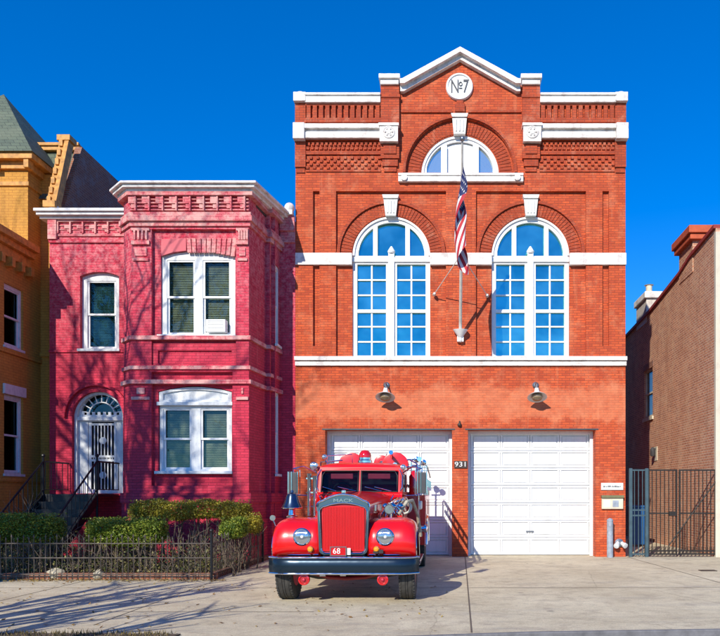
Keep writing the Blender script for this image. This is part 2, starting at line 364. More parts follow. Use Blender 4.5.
mb = MB(); mb.prism([(-14, 7.6), (-3.4, 7.85), (-3.3, 8.55), (-14, 8.75)], .0, .02); struct('tree_pit_soil', mb, M['soil'])
mb = MB(); 
mb.box(PX(700, 15.8), PX(716, 15.8), 15.72, 15.92, .003, .014); tag(mb.build('drain_cover', M['plate_brown']), 'small dark metal cover set in the pavement in front of the iron gate', 'drain cover')
# grass, litter
def blades(n, area, hmin, hmax, w=.008):
    mb = MB()
    for _ in range(n):
        x, y, z = area(); h = random.uniform(hmin, hmax); a = random.uniform(0, 6.28); dx, dy = math.cos(a)*w, math.sin(a)*w; lx, ly = random.uniform(-.5, .5)*h, random.uniform(-.5, .5)*h
        mb.add([(x-dx, y-dy, z), (x+dx, y+dy, z), (x+lx, y+ly, z+h)], [(0, 1, 2)])
    return mb
tag(blades(2600, lambda: (random.uniform(-9, -3.4), 7.95+.70*random.random()**.6, .01), .02, .07).build('grass', M['grass_mix']), kind='stuff')
def leaf_quads(mb, p, s, flat=.0):
    n = Vector((random.gauss(0, 1), random.gauss(0, 1), random.gauss(0, 1)+flat*4)).normalized(); a = n.orthogonal().normalized(); b = n.cross(a)
    an = random.uniform(0, 6.28); a, b = a*math.cos(an)+b*math.sin(an), b*math.cos(an)-a*math.sin(an); p = Vector(p)
    mb.add([p-a*s, p-b*s*.5, p+a*s, p+b*s*.5], [(0, 1, 2, 3)])
mb = MB()
for _ in range(1500):
    r = random.random()
    if r < .6: p = (random.uniform(-10.5, -4.5), 14.1-abs(random.gauss(0, .18)), .012+random.random()*.02)
    elif r < .8: p = (random.uniform(-10, -4.9), random.uniform(14.2, 17), .03)
    else: p = (random.uniform(-8, 0), random.uniform(8.8, 13.5), .012)
    leaf_quads(mb, p, random.uniform(.02, .045), 1)
tag(mb.build('leaf_litter', M['leaf_dead']), kind='stuff')
# ------------------------------------------------------------------ FIREHOUSE
fx = lambda p: PX(p, FY); fz = lambda p: PZ(p, FY); u = FY/FOC
FH = thing('firehouse', 'tall orange red brick firehouse with white trim, gable and two garage doors', 'firehouse', (fx(460), FY, 0))
DP = FY+.45      # depth of the reveals
garL, garR = (325, 452), (468, 595.5)
outline = [(295.5, 557), (295.5, 102.5), (382, 102.5), (382, 85), (399, 85), (402, 90), (460, 61), (518, 90), (521, 85), (539, 85), (539, 102.5), (625.5, 102.5), (625.5, 557),
           (garR[1], 557), (garR[1], 430), (garR[0], 430), (garR[0], 557), (garL[1], 557), (garL[1], 430), (garL[0], 430), (garL[0], 557)]
def pp(l): return [(fx(a), fz(b)) for a, b in l]
def parch(cx, cy, r, base, n=32): return [(fx(cx)+x*u, fz(cy)+z*u) for x, z in [(r*math.cos(math.pi*i/n), r*math.sin(math.pi*i/n)) for i in range(n+1)]]+([(fx(cx-r), fz(base)), (fx(cx+r), fz(base))] if base else [])
def prect(x0, x1, y0, y1): return rect(fx(x0), fx(x1), fz(y1), fz(y0))
panels = [prect(336, 446, 191, 357.5), prect(476, 586, 191, 357.5), prect(313, 319.5, 191, 346), prect(602.5, 609, 191, 346)]
WL, WR, LU = 391, 530.8, 460
mb = MB(); mb.slab(pp(outline), panels+[parch(LU, 172.5, 54, None)], FY, FY+.09)
mb.slab(pp(outline), [parch(WL, 254, 39, 356.5), parch(WR, 254, 39, 356.5), parch(LU, 172.5, 39, None)], FY+.09, DP)
# side and back walls
X0, X1 = fx(295.5), fx(625.5)
mb.box(X0, X0+.4, DP, 34, 0, fz(104)); mb.box(X1-.4, X1, DP, 34, 0, fz(104)); mb.box(X0+.4, X1-.4, 33.6, 34, 0, fz(104))
mb.build('wall', M['fire_brick'], FH)
MB().box(X0+.4, X1-.4, DP+.02, 33.6, fz(135), fz(135)+.2).build('roof', M['dark_frame'], FH)
# brick relief at the top
mb = MB()
for a, b in ((295.5, 306), (614.5, 625.5)): mb.box(fx(a), fx(b), FY-.07, FY, fz(168), fz(99)); mb.box(fx(a+1), fx(b-1), FY-.03, FY, fz(173), fz(168))
for a, b in ((381, 399.5), (522, 539.5)):
    mb.box(fx(a), fx(b), FY-.12, FY, fz(160), fz(86)); mb.box(fx(a+1.5), fx(b-1.5), FY-.08, FY, fz(167), fz(160)); mb.box(fx(a+3), fx(b-3), FY-.04, FY, fz(172), fz(167))
    mb.box(fx(a-1), fx(b+1), FY-.145, FY-.12, fz(100), fz(97)); mb.box(fx(a+3), fx(b-3), FY-.15, FY-.12, fz(156), fz(147))
for a, b in ((306, 381), (539.5, 614.5)):
    mb.box(fx(a), fx(b), FY-.09, FY, fz(107), fz(101)); mb.box(fx(a), fx(b), FY-.09, FY, fz(123.5), fz(119.5))
    n = 12; w = (b-a)/n
    for i in range(n): mb.box(fx(a+w*(i+.18)), fx(a+w*(i+.82)), FY-.085, FY, fz(119.5), fz(107))
    mb.box(fx(a), fx(b), FY-.08, FY, fz(141.5), fz(137)); mb.box(fx(a), fx(b), FY-.05, FY, fz(155), fz(151.5)); mb.box(fx(a), fx(b), FY-.03, FY, fz(172), fz(170))
    n = 17; w = (b-a)/n
    for i in range(n):
        mb.box(fx(a+w*(i+.15)), fx(a+w*(i+.8)), FY-.05, FY, fz(150.2), fz(147.4)); mb.box(fx(a+w*(i+.4)), fx(a+w*(i+.95)), FY-.05, FY, fz(146.2), fz(143))
    n = 22; w = (b-a)/n
    for k in range(4):
        for i in range(n):
            if (i+k) % 2 == 0: mb.box(fx(a+w*(i+.1)), fx(a+w*(i+.9)), FY-.045, FY, fz(169.2-k*3.3), fz(166.6-k*3.3))
for a, b in ((401, 452), (468, 521)): mb.box(fx(a), fx(b), FY-.05, FY, fz(113), fz(111))
mb.build('corbel_band', M['fire_brick_top'], FH)
# arch rings
def ringpoly(cx, cy, r0, r1, a0=0, a1=180, n=36):
    A = [(fx(cx)+r1*u*math.cos(R(a0+(a1-a0)*i/n)), fz(cy)+r1*u*math.sin(R(a0+(a1-a0)*i/n))) for i in range(n+1)]
    B = [(fx(cx)+r0*u*math.cos(R(a0+(a1-a0)*i/n)), fz(cy)+r0*u*math.sin(R(a0+(a1-a0)*i/n))) for i in range(n+1)]
    return A+B[::-1]
for cx, cy, yb in ((WL, 254, FY+.09), (WR, 254, FY+.09)):
    mb = MB(); mb.slab(ringpoly(cx, cy, 51.5, 54.5), [], yb-.075, yb)
    for k in range(44):   # voussoirs, a narrow joint between each
        a = 180*k/44; mb.slab(ringpoly(cx, cy, 39.5, 50.5, a+.35, a+3.75, 2), [], yb-.02, yb)
    mb.box(fx(cx-55.5), fx(cx-51), yb-.09, yb, fz(258), fz(252)); mb.box(fx(cx+51), fx(cx+55.5), yb-.09, yb, fz(258), fz(252))
    mb.build('brick_arch', M['fire_brick_top'], FH)
mb = MB(); mb.slab(ringpoly(LU, 172.5, 54.5, 57), [], FY-.05, FY)
for k in range(44): a = 180*k/44; mb.slab(ringpoly(LU, 172.5, 40, 52, a+.35, a+3.75, 2), [], FY+.07, FY+.09)
mb.build('brick_arch', M['fire_brick_top'], FH)
# white trim
W = M['white_stone']
for a, b in ((306, 381), (539.5, 615)): MB().box(fx(a), fx(b), FY-.16, DP, fz(101), fz(94.5)).box(fx(a), fx(b), FY-.20, DP, fz(94.5), fz(92)).drop(.2).build('coping', W, FH, bevel=.012)
for a, b in ((294.6, 307), (614, 626.5)):
    m2 = MB(); m2.box(fx(a), fx(b), FY-.18, DP, fz(100), fz(91)); m2.ball((fx((a+b)/2), FY-.02, fz(92.5)), .15, sq=.8); m2.drop(.2).build('pier_cap', W, FH, bevel=.012)
for a, b in ((306, 380.5), (540, 614.5)):
    mb = MB()
    mb.box(fx(a), fx(b), FY-.22, FY, fz(128), fz(123.5)); mb.box(fx(a), fx(b), FY-.13, FY, fz(131.2), fz(128)); mb.box(fx(a), fx(b), FY-.17, FY, fz(137), fz(131.2))
    mb.drop(.2).build('cornice', W, FH, bevel=.008)
for a, b in ((294.6, 306), (614.5, 626.5)):
    MB().box(fx(a), fx(b), FY-.24, FY, fz(138), fz(122)).drop(.24).build('pier_block', W, FH, bevel=.012)
for a, b in ((380.5, 398.5), (522.5, 540)):
    m2 = MB(); m2.box(fx(a), fx(b), FY-.26, FY, fz(141), fz(123.5)); m2.box(fx(a-1), fx(b+1), FY-.29, FY, fz(125.5), fz(123))
    c = (fx((a+b)/2), FY-.26, fz(132)); m2.lathe([(.17, 0), (.17, .02), (.14, .03), (.13, .015)], c, (0, -1, 0), 20); m2.lathe([(.06, .01), (.06, .035)], c, (0, -1, 0), 12)
    for k in range(6): m2.ball((c[0]+.095*math.cos(k*1.047), c[1]-.025, c[2]+.095*math.sin(k*1.047)), .028, 6, 4)
    m2.drop(.26).build('rosette_block', W, FH)
for a, b in ((379.5, 400.5), (520, 541)):
    MB().box(fx(a), fx(b), FY-.24, DP, fz(78), fz(73.5)).box(fx(a+1.5), fx(b-1.5), FY-.18, DP, fz(83), fz(78)).drop(.22).build('pier_cap', W, FH, bevel=.012)
mb = MB()
P = lambda *l: pp(l)
mb.slab(P((400.6, 83.5), (400.6, 79), (403, 78.6), (460, 47), (517, 78.6), (519.9, 79), (519.9, 83.5), (515, 83.5), (460, 52), (405, 83.5)), [], FY-.28, DP)
mb.slab(P((400.6, 88.5), (400.6, 83.5), (405, 83.5), (460, 52), (515, 83.5), (519.9, 83.5), (519.9, 88.5), (516, 88.5), (460, 56.5), (404, 88.5)), [], FY-.14, DP-.02)
mb.drop(.25).build('gable_cornice', W, FH, bevel=.008)
def keystone(cx, y0, y1, wt, wb, yb):
    m = MB(); m.slab([(fx(cx-wt), fz(y0)), (fx(cx-wb), fz(y1)), (fx(cx+wb), fz(y1)), (fx(cx+wt), fz(y0))], [], yb-.13, yb)
    m.slab([(fx(cx-wt-1), fz(y0-1.5)), (fx(cx-wt), fz(y0+2)), (fx(cx+wt), fz(y0+2)), (fx(cx+wt+1), fz(y0-1.5))], [], yb-.17, yb)
    for k in (-1, 0, 1): m.box(fx(cx+k*wb*.6-.7), fx(cx+k*wb*.6+.7), yb-.155, yb-.13, fz(y1-2.5), fz(y0+4))
    m.drop(.10).build('keystone', M['keystone_white'], FH, bevel=.006)
keystone(WL-.3, 195.5, 214.5, 7.3, 5.2, FY+.09); keystone(WR, 195.5, 214.5, 7.3, 5.2, FY+.09); keystone(459.5, 114, 132.5, 7.5, 5.8, FY+.09)
MB().box(fx(455), fx(465), FY-.09, FY+.09, fz(113), fz(104.5)).box(fx(456.5), fx(463.5), FY-.06, FY, fz(104.5), fz(101)).build('bracket', M['fire_brick_top'], FH, bevel=.02)
mb = MB()
mb.box(fx(398.5), fx(523), FY-.10, FY+.2, fz(181), fz(173.2)); mb.box(fx(398.5), fx(523), FY-.13, FY, fz(175.3), fz(172.9))
for cx in (404.5, 517): mb.lathe([(.09, 0), (.09, .02), (.05, .03)], (fx(cx), FY-.13, fz(177.6)), (0, -1, 0), 16)
mb.drop(.11).build('lunette_sill', W, FH, bevel=.008)
mb = MB()
for a, b in ((295.5, 352), (430, 491.8), (569.8, 626)): MB().box(fx(a), fx(b), FY-.045, FY+.089, fz(265), fz(253.2)).build('belt_course', W, FH, bevel=.006)
mb = MB(); mb.box(fx(295), fx(626.3), FY-.12, FY+.2, fz(361), fz(357)); mb.box(fx(295.5), fx(626), FY-.07, FY+.1, fz(366), fz(361.8)); mb.build('string_course', W, FH, bevel=.006)
# medallion
mb = MB(); mb.lathe([(13.6*u, 0), (13.6*u, .05), (12.9*u, .08), (11.6*u, .08), (11.2*u, .05), (0.001, .05)], (fx(459.5), FY, fz(87.5)), (0, -1, 0), 40)
md = mb.build('medallion', M['white_paint'], FH, smooth=True)
mb = MB(); zc = fz(88)
mb.text('N', (fx(454.8), FY-.062, zc), .52, .02, .62, .0); mb.text('o', (fx(460.6), FY-.062, zc+.10), .26, .02, .8); mb.box(fx(459), fx(462.2), FY-.072, FY-.052, zc-.045, zc-.025)
mb.text('7', (fx(465.4), FY-.062, zc), .52, .02, .62, .05)
mb.build('lettering', M['letter_dark'], md)
# windows of the firehouse
def bigwin(cx):
    c = fx(cx); yf = FY+.17; r = 39*u
    g = MB(); g.slab(parch(cx, 254, 38.8, 356), [], yf+.10, yf+.11); rg = random.Random(int(cx))
    def pane(xa, xb, za, zb):
        e = [yf+.066+rg.uniform(-.0, 1)*.012*max(xb-xa, .3)/.35 for _ in range(3)]; e.append(e[0]+e[2]-e[1])
        g.add([(xa, e[0], za), (xb, e[1], za), (xb, e[2], zb), (xa, e[3], zb)], [(0, 1, 2, 3)])
    for xa, xb in ((-36, -16.5), (-16, 16), (16.5, 36)): pane(c+xa*u, c+xb*u, fz(254.8), fz(218 if abs(xa+xb) < 1 else 221)) if abs(xa+xb) < 1 else pane(c+xa*u, c+xb*u, fz(254.8), fz(225))
    yy_ = [262, 277.8, 293.2, 309.5, 325, 340.3, 355]
    for sx in (-1, 1):
        for q0, q1 in ((5, 20), (20, 35)):
            for i in range(6): xa, xb = sorted((c+sx*q0*u, c+sx*q1*u)); pane(xa, xb, fz(yy_[i+1]), fz(yy_[i]))
    win = g.build('window', M['fire_glass'], FH)
    f = MB(); panes = []
    # fan light
    rr = 33.5
    def arcseg(x0, x1, zb):   # piece of the fan between x0, x1 (px from centre)
        pts = []; n = 10
        for i in range(n+1):
            x = x0+(x1-x0)*i/n; pts.append((c+x*u, fz(254)+math.sqrt(max(0.3, rr*rr-x*x))*u))
        return [(c+x0*u, fz(zb)), (c+x1*u, fz(zb))]+pts[::-1]
    panes += [arcseg(-33.2, -18.5, 254), arcseg(-14, 14, 254), arcseg(18.5, 33.2, 254)]
    for s in (-1, 1):
        a, b = (c+s*5.5*u, c+s*34.5*u); panes.append(rect(min(a, b), max(a, b), fz(354.5), fz(262.5)))
    f.slab(parch(cx, 254, 39, 356.5), panes, yf-.02, yf+.07)
    f.slab(ringpoly(cx, 254, 37, 39.3), [], yf-.07, yf-.02)
    f.box(c-39*u, c+39*u, yf-.07, yf-.02, fz(260.5), fz(256)); f.box(c-3*u, c+3*u, yf-.09, yf-.02, fz(356), fz(250)); f.lathe([(.09, 0), (.11, .05), (.07, .12), (.02, .2)], (c, yf-.05, fz(252)), n=12)
    f.build('window_frame', M['white_paint'], win, bevel=.006)
    m = MB(); ys = [262.5, 277.8, 293.2, 309.5, 325, 340.3, 354.5]
    for s in (-1, 1):
        m.box(c+s*20*u-.022, c+s*20*u+.022, yf+.03, yf+.07, fz(354.5), fz(262.5))
        for i, y in enumerate(ys[1:-1]):
            h = .045 if i == 2 else .02; y1 = yf+(.0 if i == 2 else .026)
            m.box(c+s*5.5*u, c+s*34.5*u, y1, yf+.069, fz(y)-h, fz(y)+h)
    m.build('muntin', M['white_paint'], win)
bigwin(WL); bigwin(WR)
yf = FY+.17; c = fx(LU)
g = MB(); g.slab(parch(LU, 172.5, 38.8, None), [], yf+.07, yf+.08); win = g.build('window', M['pale_glass'], FH)
def lun(x0, x1, rr):
    pts = []; n = 10
    for i in range(n+1):
        x = x0+(x1-x0)*i/n; pts.append((c+x*u, fz(172.5)+math.sqrt(max(.3, rr*rr-x*x))*u))
    return [(c+x0*u, fz(171.5)), (c+x1*u, fz(171.5))]+pts[::-1]
f = MB(); f.slab(parch(LU, 172.5, 39, None), [lun(-33.5, -18, 34.5), lun(-13.5, 13.5, 33.5), lun(18, 33.5, 34.5)], yf-.02, yf+.07)
f.slab(ringpoly(LU, 172.5, 36.5, 39.2), [], yf-.06, yf-.02); f.box(c-19*u, c-13*u, yf-.05, yf-.02, fz(172), fz(143)); f.box(c+13*u, c+19*u, yf-.05, yf-.02, fz(172), fz(143))
f.build('window_frame', M['white_paint'], win, bevel=.006)
MB().slab(lun(-12.7, 12.7, 32.7), [], yf+.05, yf+.069).build('blind_panel', M['white_paint'], win)
# garage doors
def garage(x0, x1):
    y = DP; d = MB(); d.box(fx(x0)-.1, fx(x1)+.1, y+.05, y+.08, 0.01, fz(428)); gd = d.build('garage_door', M['garage_white'], FH)
    a, b = fx(x0)+.09, fx(x1)-.09; n = 7; H = fz(431)-.03; p = MB(); rails = MB()
    for r in range(n):
        z0 = .02+H*r/n; z1 = .02+H*(r+1)/n-.022
        rails.box(a, b, y+.012, y+.05, z0, z0+.05); rails.box(a, b, y+.012, y+.05, z1-.05, z1)
        for k in range(4):
            xa = a+(b-a)*k/4; xb = a+(b-a)*(k+1)/4
            rails.box(xa+.008, xa+.055, y+.0125, y+.05, z0+.05, z1-.05); rails.box(xb-.055, xb-.008, y+.0125, y+.05, z0+.05, z1-.05)
            p.box(xa+.085, xb-.085, y+.022, y+.05, z0+.08, z1-.08)
    rails.build('door_rail', M['garage_white'], gd, bevel=.004); p.build('door_panel', M['garage_white'], gd, bevel=.012)
    fr = MB(); fr.box(fx(x0), fx(x0)+.085, y-.1, y+.03, 0, fz(430)); fr.box(fx(x1)-.085, fx(x1), y-.1, y+.03, 0, fz(430)); fr.box(fx(x0)+.085, fx(x1)-.085, y-.1, y+.03, fz(433), fz(430))
    fr.build('door_frame', M['white_paint'], gd); MB().box(fx((x0+x1)/2)-.11, fx((x0+x1)/2)+.11, y-.01, y+.012, .66, .70).build('handle', M['grey_metal'], gd)
    MB().box(fx(x0)-.08, fx(x1)+.08, FY-.015, FY+.1, fz(430), fz(428.6)).build('lintel', M['dark_frame'], FH)
garage(*garL); garage(*garR)
# ---- things fixed to the firehouse front
def wall_lamp(px, py, label):
    x, z = fx(px), fz(py); L = thing('wall_lamp', label, 'wall lamp', (x, FY, z), 'floodlights above the garage doors')
    MB().lathe([(.09, 0), (.09, .03), (.05, .06)], (x, FY, z+.38), (0, -1, 0), 14).tube([(x, FY-.03, z+.38), (x, FY-.2, z+.42), (x, FY-.30, z+.36), (x, FY-.30, z+.2)], .022, 8).build('bracket', M['grey_metal'], L, smooth=True)
    ax = (0, -.45, -1)
    MB().lathe([(.055, -.1), (.07, -.02), (.09, .05), (.17, .10), (.26, .17), (.27, .185), (.255, .185), (.16, .12), (.03, .10)], (x, FY-.30, z+.16), ax, 28, caps=False).build('lamp_shade', M['lamp_enamel'], L, smooth=True)
    MB().lathe([(.001, -.02), (.1, .0), (.15, .06), (.13, .12), (.06, .15), (.001, .155)], (x, FY-.335, z+.06), ax, 18, caps=False).build('globe', M['lamp_globe'], L, smooth=True)
wall_lamp(386.5, 399, 'white saucer floodlight on the brick above the garage door behind the truck')
wall_lamp(535.5, 399, 'white saucer floodlight on the brick above the clear garage door')
o = thing('house_number_plate', 'dark house number plate 931 on the brick pier between the garage doors', 'sign', (fx(460.5), FY, fz(464.5)))
MB().box(fx(454.3), fx(467.3), FY-.03, FY, fz(468.3), fz(461)).build('plate', M['plate_brown'], o, bevel=.004)
MB().text('931', (fx(460.8), FY-.032, fz(464.6)), .19, .006, 1.25).build('lettering', M['letter_white'], o)
o = thing('alarm_bell', 'small dark round bell at the top of the pier between the garage doors', 'bell', (fx(459.5), FY, fz(425)))
MB().lathe([(.06, 0), (.06, .03), (.045, .08), (.01, .1)], (fx(459.5), FY, fz(425)), (0, -1, 0), 16).build('bell_dome', M['plate_brown'], o, smooth=True)
MB().box(fx(459.5)-.02, fx(459.5)+.02, FY-.04, FY, fz(425)+.055, fz(425)+.11).build('bracket', M['plate_brown'], o)
o = thing('wall_sign', 'narrow white sign with small writing right of the garage door', 'sign', (fx(612), FY, fz(486.5)))
MB().box(fx(601), fx(623), FY-.025, FY, fz(490), fz(483)).build('sign_board', M['letter_white'], o, bevel=.003)
mb = MB(); rl = random.Random(3); xx = fx(603)
while xx < fx(620.5):   # the line of small print, too small to read
    w_ = rl.uniform(.012, .03); mb.box(xx, xx+w_, FY-.029, FY-.025, fz(487.4), fz(487.4)+rl.uniform(.03, .05)); xx += w_+rl.choice((.008, .008, .02))
mb.build('lettering', M['letter_dark'], o)
o = thing('notice_case', 'cream notice case with an olive hood under the narrow white sign', 'notice case', (fx(612), FY, fz(502)))
MB().box(fx(601.3), fx(622.6), FY-.08, FY, fz(509), fz(498)).build('case', M['cream'], o, bevel=.008)
MB().box(fx(600.8), fx(623), FY-.13, FY, fz(498), fz(495.3)).build('hood', M['olive_metal'], o, bevel=.008)
MB().box(fx(603), fx(609.5), FY-.086, FY-.08, fz(507), fz(500)).build('notice', M['white_paint'], o)
MB().box(fx(612), fx(618), FY-.086, FY-.08, fz(507), fz(500.5)).build('notice', M['bollard_grey'], o)
bd = FY-.22
o = thing('bollard', 'grey steel pipe bollard beside the right garage door', 'bollard', (PX(610, bd), bd, 0))
MB().tube([(PX(610, bd), bd, 0), (PX(610, bd), bd, PZ(521, bd))], .085, 18).build('post', M['bollard_grey'], o, smooth=True)
MB().lathe([(.09, 0), (.09, .03), (.06, .07), (.001, .09)], (PX(610, bd), bd, PZ(521, bd)-.01), n=18, caps=False).build('cap', M['bollard_grey'], o, smooth=True)
hx, hz = fx(619), fz(543)
o = thing('hose_inlet', 'metal double hose inlet on the wall right of the bollard', 'hose inlet', (hx, FY, hz))
MB().lathe([(.12, 0), (.12, .02), (.07, .03), (.07, .12)], (hx, FY, hz), (0, -1, 0), 18).build('flange', M['grey_metal'], o, smooth=True)
for s in (-1, 1): MB().lathe([(.055, 0), (.055, .12), (.075, .12), (.075, .18), (.001, .19)], (hx+s*.05, FY-.08, hz), (s*.55, -1, -.5), 14).build('hose_cap', M['lamp_enamel'], o, smooth=True)
# ---- flagpole
b0 = Vector((fx(460.3), FY, PZ(338, FY))); dv = Vector((0, -.636, .772)); TL = 5.0
o = thing('flagpole', 'white flagpole slanting out from the firehouse wall between the tall windows', 'flagpole', tuple(b0))
MB().tube([b0+dv*.05, b0+dv*TL*.5, b0+dv*TL], [.045, .038, .024], 12).build('pole', M['pole_white'], o, smooth=True)
MB().ball(b0+dv*(TL+.05), .06).build('finial', M['grey_metal'], o, smooth=True)
mb = MB(); mb.lathe([(.02, -.12), (.05, -.08), (.05, 0), (.20, .2), (.21, .22), (.0, .22)], (b0.x, FY-.12, b0.z-.02), (0, -.1, 1), 16); mb.box(b0.x-.09, b0.x+.09, FY-.13, FY, b0.z-.12, b0.z+.16)
mb.build('bracket', M['white_paint'], o, smooth=True)
for px, py in ((434.5, 294.5), (487, 296)):
    e = Vector((fx(px), FY-.06, fz(py))); w = MB(); w.tube([b0+dv*2.35, e], .012, 6); w.build('guy_wire', M['pole_white'], o)
    MB().lathe([(.05, 0), (.05, .05), (.03, .12)], (e.x, FY, e.z), (0, -1, 0), 12).build('wall_eye', M['pole_white'], o, smooth=True)
# flag
fl = thing('flag', 'limp striped flag with starred blue canton hanging from the slanted pole', 'flag', tuple(b0+dv*4.6))
rows = []; NU, NV = 104, 84; HO = 1.15; L = 1.75
for j in range(NV+1):
    v = j/NV; row = []
    for i in range(NU+1):
        q = i/NU; p = b0+dv*(4.62-HO*q); g = min(1, v*2.2); g = g*g*(3-2*g)
        yc = (b0+dv*3.95).y
        amp = .03+.12*g*(1-.2*v)
        y = p.y+(yc-p.y)*g*.75; x = p.x+amp*math.sin(q*10+v*5.0+.6)+.045*math.sin(v*5+q*3)*g; y += .12*g*math.cos(q*10+v*5.0+.6)+(q-.5)*.12*g
        z = p.z-.03-v*L*(1-.05*math.sin(q*7))
        row.append((x, y, z))
    rows.append(row)
mb = MB(); n = NU+1; vs = [p for r in rows for p in r]; fs = []; ms = []
for j in range(NV):
    for i in range(NU):
        fs.append((j*n+i, j*n+i+1, (j+1)*n+i+1, (j+1)*n+i)); q = (i+.5)/NU; v = (j+.5)/NV; st = int(q*13)
        if q < 7/13 and v < .40:
            a = int(i/5); b = int(j/4); ms.append(1 if (i % 5 in (1, 2) and j % 4 in (1, 2) and (a+b) % 2 == 0) else 2)
        else: ms.append(0 if st % 2 == 0 else 1)
mb.add(vs, fs); mb.m = ms
mb.build('flag_cloth', [M['flag_red'], M['flag_white'], M['flag_blue']], fl, smooth=True, angle=80)
# ------------------------------------------------------------------ RED ROWHOUSE
YB, YW = 17.6, FY
bx = lambda p: PX(p, YB); bz = lambda p: PZ(p, YB)
RH = thing('rowhouse', 'pinkish red painted brick rowhouse with a two storey bay and iron stoop door', 'rowhouse', (-7.5, YW, 0))
PB, PT = M['pink_brick'], M['pink_trim']
xl, xr = bx(131), bx(249); CH = .34; xL, xR = xl-CH, xr+CH; yC = YB+CH
xS = xr+.12; yS = 18.7; xR2 = xS+.12; xR = xr+.36
path = [(xL, YW), (xL, yC), (xl, YB), (xr, YB), (xS, yS), (xR2, yS), (xR, YW)]
cpath = [(xL, YW), (xL, yC), (xl, YB), (xr, YB), (xR2, yS+.1), (xR, YW)]
ZT = 9.52
upw = seg_arch(bx(159), bx(234), bz(335), bz(254), .13); lww = seg_arch(bx(156.5), bx(230.5), bz(471.5), bz(391), .14)
mb = MB()
f1 = rect(bx(151.5), bx(236), bz(365), bz(229)); f2 = rect(bx(151.5), bx(232.5), bz(486), bz(372))
mb.slab(rect(xl, xr, 0, ZT-.2), [f1, f2], YB, YB+.11)
spand = rect(bx(157), bx(231), bz(363), bz(350))
mb.slab(rect(xl, xr, 0, ZT-.2), [upw, lww], YB+.11, YB+.3)
mb.slab(rect(bx(151.5), bx(236), bz(365), bz(343)), [spand], YB+.055, YB+.11)
# canted corners, returns, flank
mb.prism([(xl, YB), (xL, yC), (xL+.2, yC), (xl, YB+.3)][::-1], 0, ZT-.2)
mb.prism([(xr, YB), (xS, yS), (xR2, yS), (xR2, yS+.16), (xS-.2, yS+.1), (xr-.15, YB+.3)], 0, ZT-.2)
wr = [rect(18.9, 19.32, PZ(345, 19.1), PZ(266, 19.1)), rect(18.9, 19.32, PZ(474, 19.1), PZ(391, 19.1))]
mb.slab(rect(yS+.16, YW, 0, ZT-.2), wr, xR2-.12, xR2+.10, 'yz'); mb.slab(rect(yC, YW, 0, ZT-.2), [], xL, xL+.2, 'yz')
# main wall left with window and arched door, sliver right
wx = lambda p: PX(p, YW); wz = lambda p: PZ(p, YW)
xA = wx(49.5); dcx, dr = wx(97.5), 25.5*u
mw = seg_arch(wx(80), wx(119), wz(349), wz(276), .12)
dz0 = wz(493.5)
door_hole = [(dcx-dr, dz0), (dcx+dr, dz0)]+[(dcx+dr*math.cos(math.pi*i/24), wz(417)+dr*math.sin(math.pi*i/24)) for i in range(25)]
mb.slab(rect(xA, xL, 0, ZT-.2), [mw, door_hole], YW, YW+.35)
mb.slab(rect(xR2-.1, X0-.005, 0, ZT-.2), [], YW, YW+.35)
mb.box(xA, xA+.3, YW+.35, 31, 0, ZT-.2); mb.box(X0-.32, X0-.005, YW+.35, 31, 0, ZT-.2); mb.box(xA+.3, X0-.32, 30.7, 31, 0, ZT-.2)
# door arch band, recessed arches around the entrance
for r0, r1, yy in ((26, 31, .06), (31, 33.5, .10)):
    cx, cz = dcx, wz(417); A = [(cx+r1*u*math.cos(math.pi*i/24), cz+r1*u*math.sin(math.pi*i/24)) for i in range(25)]; B = [(cx+r0*u*math.cos(math.pi*i/24), cz+r0*u*math.sin(math.pi*i/24)) for i in range(25)]
    if r0 == 31: mb.slab(A+B[::-1], [], YW-yy, YW)
mb.box(xA, xL, YW-.04, YW, wz(352.5), wz(350)); mb.box(xA, xL, YW-.05, YW, wz(243), wz(240))
mb.build('wall', PB, RH)
MB().box(xA, X0-.01, YW+.3, 30.9, ZT-.35, ZT-.2).prism([(xL+.1, YW+.3), (xL+.1, yC), (xl, YB+.1), (xr, YB+.1), (xR2-.1, yS), (xR2-.1, YW+.3)], ZT-.35, ZT-.19).build('roof', M['dark_frame'], RH)
# trim of the bay
mb = MB()
mb.band(path, .04, bz(191), bz(186.5)+.0, .02); mb.band(path, .13, bz(197), bz(191)); mb.band(path, .07, bz(217), bz(213)); mb.band(path, .11, bz(222), bz(217)); mb.band(path, .05, bz(226.5), bz(222))
mb.band(path, .06, bz(340), bz(336)); mb.band(path, .05, bz(369.5), bz(366)); mb.band(path, .07, bz(384), bz(380))
pb = MB(); pb.band(path, .08, bz(503), bz(493)); pb.band(path, .05, bz(520), bz(503)); pb.band(path, .11, 0, bz(520)); pb.build('plinth', PB, RH)
fr = [((xl+.0, xr-.0), YB)]
for k in range(9):   # stepped corbels
    x = bx(136+k*13.6)
    mb.box(x, x+.035, YB-.10, YB, bz(212), bz(197)); mb.box(x-.16, x+.0, YB-.085, YB, bz(204.5), bz(197))
    mb.box(x-.10, x, YB-.06, YB, bz(209), bz(204.5))
for kz in (200.5, 204, 207.5, 211): mb.box(xl, xr, YB-.055, YB, bz(kz), bz(kz)+.025)
